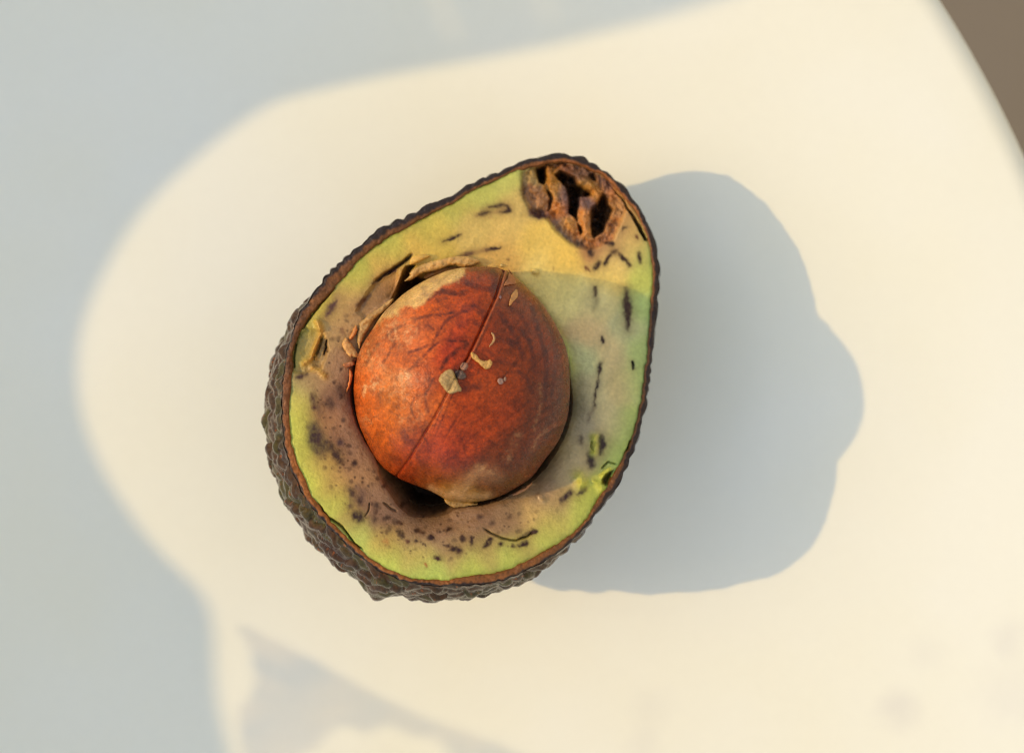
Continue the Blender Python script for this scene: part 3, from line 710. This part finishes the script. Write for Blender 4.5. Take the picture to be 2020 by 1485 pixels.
out = (P - np.array([AX, AY, 150.0])); flip = np.sign((nrm * out).sum(-1, keepdims=True)); nrm *= flip
seg = np.linalg.norm(np.diff(P, axis=0), axis=-1); arc = np.concatenate([np.zeros((1, NT)), np.cumsum(seg, 0)])
cir = np.cumsum(np.hypot(np.diff(np.r_[BX, BX[0]]), np.diff(np.r_[BY, BY[0]])))
L0 = cir[-1]; cs = np.broadcast_to(np.r_[0, cir[:-1]][None, :], arc.shape)
wx = cs + 10 * np.sin(arc / 23) ; wy = arc + 9 * np.sin(cs * 2 * np.pi / L0 * 37) + 6 * np.sin(cs * 2 * np.pi / L0 * 83 + 1)
f1, f2, hid = worley(wx, wy, 31.0, L0, 3)
g1, g2, hid2 = worley(wx, wy, 11.0, L0, 9)
bump = (1 - np.clip(f1, 0, 1) ** 1.5) * (0.45 + 0.75 * hid)
crease = sstep(0.0, 0.22, f2 - f1)
fade = sstep(0, 9, arc) * (0.25 + 0.75 * sstep(2, 26, arc)) * (1 - sstep(1.15, 1.5, ph)[:, None])
disp = fade * (12.0 * (bump - 0.35) + 1.2 * (0.5 - g1) - 1.2 * (1 - crease))
low = np.sin(cs * 2 * np.pi / L0 * 21 + 2 * np.sin(arc / 40)) * 2.0 * fade
P = P + nrm * ((disp + low) * (0.4 + 0.6 * side)[None, :])[..., None]
P[..., 2] = np.maximum(P[..., 2], 0.3)
sc1 = lin((62, 41, 23)) * np.ones(P.shape)
mixg = sstep(0.55, 0.8, _tab[(hid * 255).astype(int), 5])[..., None]
sc1 = sc1 * (1 - mixg) + lin((62, 56, 24)) * mixg
pur = sstep(0.0, 0.15, fbm(cs, arc, 60, 3, 19))[..., None]
sc1 = sc1 * (1 - .6 * pur) + lin((50, 31, 26)) * .6 * pur
fle = sstep(0.27, 0.36, fbm(cs, arc, 6, 2, 29))[..., None]
sc1 = sc1 * (1 - .7 * fle) + lin((140, 76, 34)) * .7 * fle
pale = (sstep(0.5, 0.9, bump) * 0.1)[..., None]
sc1 = sc1 * (1 - pale) + lin((84, 74, 62)) * pale
sv = np.concatenate([W(P[..., 0], P[..., 1], P[..., 2]).reshape(-1, 3)])
skin = child(mesh_obj('skin', sv, grid_faces(NP, NT)[:, ::-1], M_SKIN, sc1.reshape(-1, 3), None))

# ------------------------------------------------------------------ seed
SEAM = [(995, 531), (989, 552.5), (979, 584), (958, 629.5), (944, 661), (923, 705), (900, 745), (876, 787), (864, 810), (846, 841.5), (832, 864), (816.5, 890.5), (802.5, 913), (781, 941)]
CREAM = [(735, 650), (746.5, 640), (762, 629.5), (785, 622.5), (788.5, 612), (802.5, 605), (813, 605), (818, 608.5), (834, 598), (846, 586), (864, 573.5), (874, 565), (892, 559.5), (905, 558), (917, 546), (918, 535), (915, 510), (850, 520), (760, 580), (720, 630)]
VD = (92, 38, 26); VP = (88, 40, 44)
VEINS = [([(816.5, 630), (844.5, 621.7), (865.6, 621), (890, 615.5), (920, 614)], 2.5, .7), ([(846, 587.5), (858.6, 579), (874, 573.5), (890, 579.6), (920, 575)], 5, .7), ([(864, 591), (879.6, 587.5)], 2.5, .5),
         ([(808, 695), (830.5, 687), (851.5, 677), (862, 657.5), (872.6, 640), (885, 626), (907.6, 617)], 2.5, .75), ([(823.5, 713.6), (846, 691), (862, 675), (872.6, 669), (895, 670), (920, 673)], 2.2, .75),
         ([(871, 726), (881, 708), (904, 689), (922, 678.6)], 4, .75), ([(800, 735), (809.5, 726), (823.5, 713.6)], 2.5, .5), ([(720, 719), (732.5, 699.6), (753.5, 671.6), (774.5, 652), (792, 642)], 2.6, .65), ([(753.5, 719), (771, 696), (778, 678.6)], 2.2, .55),
         ([(818, 647), (843, 640), (855, 649)], 1.6, .5), ([(839, 777), (837.5, 792.5), (843, 812)], 1.2, .8), ([(858.6, 745), (839, 777)], 1.2, .7), ([(815, 785.5), (809.5, 803), (818, 822)], 1.3, .55), ([(839, 777), (815, 785)], 1.2, .4),
         ([(1049, 605), (1057.5, 640), (1068, 668), (1075, 701), (1077, 745), (1073, 790)], 5, .7), ([(1022.5, 649), (1040, 668), (1050.5, 701), (1054, 730)], 5, .65), ([(984, 614), (994.5, 633), (1005, 640), (1022.5, 684), (1033, 706.6)], 5, .6),
         ([(1068, 612), (1089, 657.5), (1096, 692.6), (1094, 736), (1088, 780)], 4, .65), ([(994.5, 668), (1012, 678.6)], 7, .6), ([(1021, 733), (1038, 748.6), (1050, 775)], 4, .5), ([(914, 608.5), (935, 605), (958, 619)], 7, .6), ([(921, 558), (944, 566.5), (970, 570), (973.5, 580.5)], 6, .6),
         ([(975, 535), (977, 561)], 8, .65), ([(930, 530), (975, 532)], 5, .5), ([(905, 640), (930, 632), (950, 640)], 5, .5), ([(895, 735), (905, 728), (920, 712)], 9, .5), ([(920, 768), (945, 762)], 8, .5), ([(1000, 600), (1030, 625), (1045, 655)], 4, .45),
         ([(1100, 690), (1108, 740), (1104, 790)], 3, .4), ([(960, 690), (990, 715), (1015, 720)], 3.5, .4), ([(795, 850), (803, 868), (815, 878)], 8, .4), ([(775, 900), (790, 912)], 8, .45), ([(900, 920), (930, 905), (960, 900)], 12, .35)]
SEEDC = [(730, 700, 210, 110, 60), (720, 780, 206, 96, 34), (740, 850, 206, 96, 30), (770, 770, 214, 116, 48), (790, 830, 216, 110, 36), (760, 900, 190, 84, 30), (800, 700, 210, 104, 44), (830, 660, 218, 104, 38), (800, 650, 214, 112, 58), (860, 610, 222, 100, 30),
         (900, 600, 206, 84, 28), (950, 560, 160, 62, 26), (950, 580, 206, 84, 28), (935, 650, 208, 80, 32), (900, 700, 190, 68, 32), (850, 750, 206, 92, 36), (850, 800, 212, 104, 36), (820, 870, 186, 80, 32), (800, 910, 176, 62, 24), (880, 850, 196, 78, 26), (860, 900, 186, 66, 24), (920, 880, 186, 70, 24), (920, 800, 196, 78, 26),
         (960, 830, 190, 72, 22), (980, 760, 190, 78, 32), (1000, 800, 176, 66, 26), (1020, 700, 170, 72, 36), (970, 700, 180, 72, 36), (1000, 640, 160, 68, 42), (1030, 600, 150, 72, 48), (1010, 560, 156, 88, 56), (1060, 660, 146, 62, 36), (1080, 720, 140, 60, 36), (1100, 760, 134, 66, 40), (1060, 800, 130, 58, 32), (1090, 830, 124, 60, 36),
         (1040, 860, 136, 58, 28), (1060, 890, 118, 52, 28), (1000, 900, 140, 58, 24), (960, 930, 134, 66, 34), (1010, 940, 112, 56, 28), (900, 950, 140, 62, 30), (850, 940, 160, 78, 36), (920, 985, 160, 120, 62), (880, 980, 170, 124, 60)]  # right half darker: its turned-away shade is painted into these tones

SN, SM = 900, 420
TS = np.linspace(-np.pi, np.pi, SN, endpoint=False)
rSeed = radial(SEEDO, SC_, TS, 4)
HU, HD, RAISE = 196.0, 190.0, 18.0
al = np.concatenate([np.linspace(-np.pi / 2 * 0.97, 0, 90, endpoint=False), np.linspace(0, np.pi / 2, SM - 90)])
eu, ev = SC_[0] + rSeed * np.cos(TS), SC_[1] + rSeed * np.sin(TS)
eH = np.full(SN, plane_at(*SC_) + RAISE) + 0.12 * (plane_at(eu, ev) - plane_at(*SC_))
eX, eY = ray(eu, ev, eH)
cH = plane_at(*SC_) + RAISE
cX, cY = ray(SC_[0], SC_[1], cH)
ca, sa = np.cos(al)[:, None], np.sin(al)[:, None]
up = al[:, None] > 0
fr = np.where(up, np.abs(ca) ** 0.98, np.abs(ca) ** 0.9)
lift = np.where(up, HU * (0.88 * np.maximum(sa, 0) + 0.12 * (1 - ca)), HD * sa)
apex = np.where(up, np.maximum(sa, 0) ** 2.5, 0)
sX = cX + (eX - cX)[None, :] * fr - 22 * apex
sY = cY + (eY - cY)[None, :] * fr - 8 * apex
sH = cH + (eH - cH)[None, :] * fr + lift
Pn = np.stack([sX, sY, sH], -1)
su, sv_ = proj(sX, sY, sH)
upm = np.broadcast_to(up, su.shape)
nn = Pn - np.array([cX, cY, cH]); nn /= np.linalg.norm(nn, axis=-1, keepdims=True)
du = 2.5 * fbm(su, sv_, 9, 2, 71); dv = 2.5 * fbm(su, sv_, 9, 2, 73)
ds, ts = dseg(su + du * .6, sv_ + dv * .6, SEAM)
# signed side of the seam: left of it is lower, so a small step shows
sd = sdf(su, sv_, SEAM + [(700, 1000), (600, 500), (900, 450)])
amp = np.where(upm, 1, 0) * (0.55 + 0.45 * (ts < 0.47))
d_ = -5.5 * np.exp(-((ds) / 2.6) ** 2) * amp + 2.2 * np.exp(-((sd + 5) / 3.5) ** 2) * amp * (ts < 0.47) - 2.2 * sstep(-2, 3, sd) * amp * np.exp(-ds / 25)
d_ = d_ + 6 * fbm(su, sv_, 90, 2, 101) + 1.2 * fbm(su, sv_, 26, 2, 103) + 0.25 * fbm(su, sv_, 5, 2, 107)
Pn = Pn + nn * d_[..., None]
fu_, fv_ = su.ravel(), sv_.ravel()
ju = fu_ + 9 * fbm(fu_, fv_, 24, 4, 121); jv = fv_ + 9 * fbm(fu_, fv_, 24, 4, 127)
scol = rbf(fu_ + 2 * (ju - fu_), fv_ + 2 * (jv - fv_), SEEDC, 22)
blot = fbm(fu_ * 1.0, fv_ * 0.8, 30, 5, 131)
scol = scol * np.clip(1 + 0.8 * blot + .9 * fbm(fu_, fv_, 7, 3, 135), .4, 1.7)[:, None]
net = np.minimum(np.abs(fbm(fu_ * .8 + fv_ * .25, fv_ * .9 - fu_ * .2, 46, 4, 181)), np.abs(fbm(fu_, fv_ * .7, 30, 4, 187)) * 1.3)
netk = (0.5 * (1 - sstep(0.004, 0.022, net)) * sstep(-.15, .2, fbm(fu_, fv_, 60, 2, 189)))[:, None]
scol = scol * (1 - netk) + scol * np.array([.38, .3, .34]) * netk
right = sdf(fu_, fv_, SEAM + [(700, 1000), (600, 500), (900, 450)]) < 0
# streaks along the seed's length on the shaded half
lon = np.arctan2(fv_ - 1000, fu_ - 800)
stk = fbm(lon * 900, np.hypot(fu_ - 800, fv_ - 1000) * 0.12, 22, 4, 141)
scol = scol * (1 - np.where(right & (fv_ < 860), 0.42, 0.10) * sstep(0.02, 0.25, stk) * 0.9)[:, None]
def stroke(c, pl, w, so, st, colr, jit=.6):
    m = boxed(fu_, fv_, pl, w + so + 12)
    d, t = dseg(fu_[m] + jit * (ju[m] - fu_[m]), fv_[m] + jit * (jv[m] - fv_[m]), pl)
    k = st * (1 - sstep(-so * .4, so, d - w)) * np.clip(0.8 + 1.2 * fbm(fu_[m], fv_[m], 8, 2, 5), 0, 1.3)
    k = np.clip(k, 0, 1)[:, None]
    c[m] = c[m] * (1 - k) + lin(colr) * k
for pl, w, st in VEINS:
    stroke(scol, pl, w * .75, 3.2 + .25 * w, min(1, st * 1.1), VP if pl[0][0] > 900 else VD)
# cream dried membrane, upper left
m = boxed(fu_, fv_, CREAM, 20)
q = sdf(ju[m] , jv[m], CREAM) + 6 * fbm(fu_[m], fv_[m], 5, 2, 151)
k = (sstep(-4, 7, q) * .93)[:, None]
cc = lin((208, 178, 116)) * (0.62 + 0.8 * (0.5 + fbm((fu_[m] * 0.75 - fv_[m] * 0.65) * .3, fu_[m] * 0.65 + fv_[m] * .75, 9, 4, 155)))[:, None]
gk = (sstep(0.0, 0.22, fbm(fu_[m], fv_[m], 22, 3, 157)) * .5)[:, None]
cc = cc * (1 - gk) + lin((150, 124, 96)) * gk
scol[m] = scol[m] * (1 - k) + cc * np.array([1.5, 1.36, 1.85]) * k
# powdery pale dust
dust = 0
for (a, b, r, s_) in [(800, 656, 26, .6), (722, 690, 22, .5), (738, 761, 13, .75), (800, 742, 13, .75), (720, 768, 10, .45), (775, 765, 26, .3), (770, 648, 22, .4), (745, 720, 24, .35), (820, 815, 30, .25), (966, 929, 12, .45), (725, 830, 18, .25)]:
    dust = dust + s_ * np.exp(-((fu_ - a) ** 2 + (fv_ - b) ** 2) / (r * r))
for pl, w, s_ in [([(1064.6, 757.5), (1068, 798), (1059, 822), (1054, 847)], 4, .24), ([(1075, 848.5), (1066, 861), (1050.5, 885)], 5, .24), ([(795.5, 766), (792, 831)], 5, .3), ([(720, 750), (718, 785)], 3, .5), ([(1020, 860), (1000, 905)], 8, .25)]:
    d, _ = dseg(ju, jv, pl); dust = dust + s_ * np.exp(-(d / w) ** 2)
grit = sstep(-0.12, 0.22, fbm(fu_, fv_, 6, 4, 161)) * .9 + 0.2
k = np.clip(dust * grit, 0, .85)[:, None]
scol = scol * (1 - k) + lin((220, 176, 132)) * np.array([1.25, 1.1, 1.4]) * k
# pale scuffs at the bottom end
pl = [(905, 968), (925, 950), (945, 928)]
d, _ = dseg(ju, jv, pl); k = (.75 * np.exp(-(d / 11) ** 2) * (0.45 + 0.9 * sstep(-.1, .25, fbm(fu_ + fv_, (fv_ - fu_) * .3, 12, 3, 165))))
d, _ = dseg(ju, jv, [(850, 962), (880, 975), (920, 980), (965, 976)]); k = k + .6 * np.exp(-(d / 8) ** 2) * (0.6 + 0.8 * (fbm(fu_, fv_, 10, 3, 167) + .2))
d, _ = dseg(ju, jv, [(960, 940), (985, 945)]); k = k + .15 * np.exp(-(d / 14) ** 2)
k = np.clip(k, 0, .9)[:, None]
scol = scol * (1 - k) + lin((222, 184, 136)) * np.array([1.35, 1.16, 1.5]) * k
# seam line itself, then a painted highlight beside it
k = (np.exp(-((ds.ravel()) / 2.2) ** 2) * 0.85 * upm.ravel() * np.clip(.75 + 1.5 * fbm(fu_, fv_, 10, 2, 171), .2, 1))[:, None]
scol = scol * (1 - k) + lin((132, 22, 16)) * k
k = (np.exp(-((sd.ravel() + 4) / 2.2) ** 2) * .55 * upm.ravel() * (ts.ravel() < .47))[:, None]
scol = scol * (1 - k) + lin((206, 120, 96)) * k  # pink highlight of the ridge wall catching light, painted into the colour
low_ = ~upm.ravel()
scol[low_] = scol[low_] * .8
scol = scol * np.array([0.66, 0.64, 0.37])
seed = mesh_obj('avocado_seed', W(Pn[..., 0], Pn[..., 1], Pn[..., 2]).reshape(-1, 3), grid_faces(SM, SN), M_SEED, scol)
tag(seed, 'large shiny orange brown seed with a red seam, sitting in the avocado half', 'seed')

# ------------------------------------------------------------------ torn flaps and crumbs
su1 = su[90:][:, ::2].ravel(); sv1 = sv_[90:][:, ::2].ravel(); sh1 = Pn[90:][:, ::2, 2].ravel()
def seed_height(u, v):
    shp = u.shape; u = u.ravel(); v = v.ravel()
    m = (su1 > u.min() - 8) & (su1 < u.max() + 8) & (sv1 > v.min() - 8) & (sv1 < v.max() + 8)
    a, b, h = su1[m], sv1[m], sh1[m]
    outp = np.empty(len(u))
    for i in range(0, len(u), 400):
        d = (u[i:i + 400, None] - a) ** 2 + (v[i:i + 400, None] - b) ** 2
        k_ = d.argmin(1); outp[i:i + 400] = h[k_]
    return outp.reshape(shp)
def flesh_height(u, v):
    return plane_at(u, v) + flesh_relief(u.ravel(), v.ravel()).reshape(u.shape)

def patch(name, poly, base_fn, thick, col, lift=None, step=1.2, edge=4.0, rough=3.0, seed_=0, gap=1.0, sink=3.0, jitter=3.0, mat=None):
    poly = np.array(poly, float)
    a, b = np.meshgrid(np.arange(poly[:, 0].min() - 4, poly[:, 0].max() + 4, step), np.arange(poly[:, 1].min() - 4, poly[:, 1].max() + 4, step))
    q = sdf(a + jitter * fbm(a, b, 7, 3, seed_), b + jitter * fbm(a, b, 7, 3, seed_ + 5), smooth(poly, 1))
    ins = q > 0
    cell = ins[:-1, :-1] & ins[1:, :-1] & ins[:-1, 1:] & ins[1:, 1:]
    vm = np.zeros(a.shape, bool)
    vm[:-1, :-1] |= cell; vm[1:, :-1] |= cell; vm[:-1, 1:] |= cell; vm[1:, 1:] |= cell
    n = vm.sum(); idx = -np.ones(a.shape, int); idx[vm] = np.arange(n)
    uu, vv, qq = a[vm], b[vm], q[vm]
    h = base_fn(uu, vv)
    if lift is not None: h = h + lift(uu, vv)
    round_ = np.sqrt(np.clip(1 - (1 - np.clip(qq / edge, 0, 1)) ** 2, 0, 1))
    topz = h + thick * round_ * (1 + .5 * fbm(uu, vv, 10, 3, seed_ + 9)) + rough * fbm(uu, vv, 6, 3, seed_ + 2)
    botz = h - sink * (0.3 + round_)
    Xt, Yt = ray(uu, vv, topz)
    Vt = W(Xt, Yt, topz); Xb, Yb = ray(uu, vv, botz); Vb = W(Xb, Yb, np.minimum(botz, topz - .3))
    ii, jj = np.nonzero(cell)
    T = np.stack([idx[ii, jj], idx[ii + 1, jj], idx[ii + 1, jj + 1], idx[ii, jj + 1]], -1)
    e = np.concatenate([T[:, [0, 1]], T[:, [1, 2]], T[:, [2, 3]], T[:, [3, 0]]])
    key = {}
    es = np.sort(e, 1); code = es[:, 0].astype(np.int64) * (n + 1) + es[:, 1]
    uq, first, cnt = np.unique(code, return_index=True, return_counts=True)
    be = e[first[cnt == 1]]
    Sd = np.stack([be[:, 1], be[:, 0], be[:, 0] + n, be[:, 1] + n], -1)
    F = np.concatenate([T, T[:, ::-1] + n, Sd])
    c = lin(col) * np.ones((n, 3)) * (0.72 + 0.56 * (.5 + fbm(uu, vv, 12, 4, seed_ + 3)))[:, None]
    c = np.concatenate([c, c * 0.85])
    return mesh_obj(name, np.concatenate([Vt, Vb]), F, mat or M_TORN, c)

flat = lambda u, v: plane_at(u, v)
FLAPS = [
    ([(707, 646), (711, 634.6), (724, 623), (746.7, 608), (760, 597), (773, 587.5), (778, 589), (767.4, 606), (756, 616), (741, 627), (726, 650), (714.6, 672), (709, 693), (705, 680), (703, 665)], 9, (186, 146, 84), lambda u, v: 2 - 0.0 * u, 7),
    ([(699.5, 639), (705, 642), (706, 655), (697, 668.6), (690, 671), (687, 665.7), (695, 651.6)], 10, (204, 134, 66), lambda u, v: 4 + 0 * u, 5),
    ([(675, 670.5), (682.6, 664), (691, 674), (697, 683.6), (709, 699), (707, 707), (696, 703), (690, 705), (681, 694), (674, 681)], 9, (202, 152, 84), lambda u, v: 3 + 0 * u, 6),
    ([(673, 719.5), (684.5, 714), (696, 711), (702, 717.6), (692, 724), (681, 726)], 7, (184, 118, 68), lambda u, v: 2 + 0 * u, 5),
    ([(690, 723), (696, 733), (695, 750), (690, 765), (684.5, 777), (683, 770), (687, 752), (688, 738)], 7, (204, 116, 50), lambda u, v: 1 + 0 * u, 4),
    ([(794, 555), (809.5, 544), (805, 538.5), (823.5, 524.5), (841, 517.5), (872.6, 510.5), (899, 503.5), (925, 505), (952, 513), (938, 524), (912, 529), (897, 521), (864, 533), (829, 540), (813, 552.5), (801, 556)], 12, (204, 160, 88), lambda u, v: 5 + 0 * u, 8),
    ([(806, 521), (811, 508), (818, 502), (838, 500), (853, 504), (831, 516), (812, 523)], 10, (208, 166, 78), lambda u, v: 3 + 0 * u, 7),
    ([(846, 534), (880, 527), (905, 524), (930, 527), (905, 534), (870, 540), (840, 552), (833, 548)], 6, (150, 104, 52), lambda u, v: -8 + 0 * u, 6),
    ([(1008, 975), (1020, 968), (1040, 957), (1050, 950), (1049, 958), (1030, 972), (1014, 979)], 5, (150, 104, 62), lambda u, v: 1 + 0 * u, 4),
    ([(873, 985), (884, 977), (905, 984), (930, 989), (948, 994), (925, 999), (900, 1002), (885, 999)], 8, (160, 124, 62), lambda u, v: -4 + 0 * u, 6),
]
for k, (poly, th_, c, lf, ed) in enumerate(FLAPS):
    child(patch('flesh_flap', poly, flat, th_, c, lf, edge=ed, seed_=k * 3 + 2))

CRUMBS = [
    ([(863, 750), (872.6, 733), (888, 726), (896, 733), (905, 757), (914, 771), (899, 774), (888, 779), (878, 771), (871, 761)], 13, (176, 146, 88), 'square tan crumb of flesh near the top of the seed', 5, 'flesh_crumb'),
    ([(897, 731), (905, 728), (918, 733), (922, 743), (914, 750), (903, 748), (897, 741)], 9, (92, 74, 62), 'dark grey crumb beside the square tan crumb on the seed', 5, 'flesh_crumb'),
    ([(908, 718), (915, 713), (924, 717), (923, 728), (914, 732), (907, 727)], 6, (150, 112, 88), 'pale grey crumb at the foot of the upper red seam', 4, 'flesh_crumb'),
    ([(928, 692), (942, 700), (947, 709), (959, 712), (968, 707), (972, 717), (967, 727), (956, 730), (950, 722), (940, 714), (928, 705)], 9, (206, 160, 84), 'bone shaped yellow crumb just right of the seam', 4, 'flesh_crumb'),
    ([(967, 655), (971, 655), (977, 662), (978, 671), (974, 678), (967, 684), (963, 685), (968, 677), (972, 671), (972, 664)], 4, (196, 150, 96), 'thin curled shred on the seed above the bone shaped crumb', 2.5, 'flesh_crumb'),
    ([(981, 746), (988, 744), (994, 748), (993, 757), (985, 759), (980, 753)], 7, (168, 132, 112), 'small greyish crumb alone on the dark right half of the seed', 4, 'flesh_crumb'),
    ([(993, 744), (998, 741), (1000, 748), (997, 754), (993, 751)], 6, (150, 116, 96), 'tiny grey crumb touching the small greyish one on the seed', 3, 'flesh_crumb'),
    ([(985, 583), (989, 583), (991, 588), (988, 591), (984, 588)], 4, (140, 112, 116), 'tiny mauve bead on the seed beside the upper seam', 2.5, 'flesh_crumb'),
    ([(1021, 567), (1023, 586), (1014, 595), (1006, 606), (1002.5, 601), (1010, 577)], 4, (196, 136, 70), 'long tan flake of seed coat below the tip of the seam', 3, 'coat_flake'),
    ([(990, 566), (1004, 544), (1001, 524), (1006, 534), (1013, 540), (1020, 556), (1017, 561), (1003, 562)], 3.5, (170, 102, 54), 'brown peeling flake of seed coat at the top end of the seam', 3, 'coat_flake'),
]
for k, (poly, th_, c, lab, ed, nm) in enumerate(CRUMBS):
    o = patch(nm, poly, seed_height, th_, c, None, step=0.9, edge=ed, seed_=k * 5 + 40, rough=2.0, jitter=2.0, sink=2.0)
    tag(o, lab, 'crumb' if nm == 'flesh_crumb' else 'flake', 'crumbs and flakes lying on the seed')
for poly, th_, c, lab in [([(1047, 532), (1054, 528), (1062, 531), (1064, 538), (1057, 543), (1049, 540)], 9, (226, 200, 110), 'pale yellow crumb on the flesh right of the seed top'),
                          ([(986, 521), (992, 521), (994, 526), (990, 529), (985, 526)], 6, (214, 184, 112), 'small pale crumb on the flesh at the top end of the seam')]:
    o = patch('flesh_crumb', poly, lambda u, v: np.maximum(flesh_height(u, v), plane_at(u, v) - 12), th_, c, None, step=0.9, edge=4, seed_=93, rough=2, jitter=2)
    tag(o, lab, 'crumb', 'crumbs lying on the flesh')
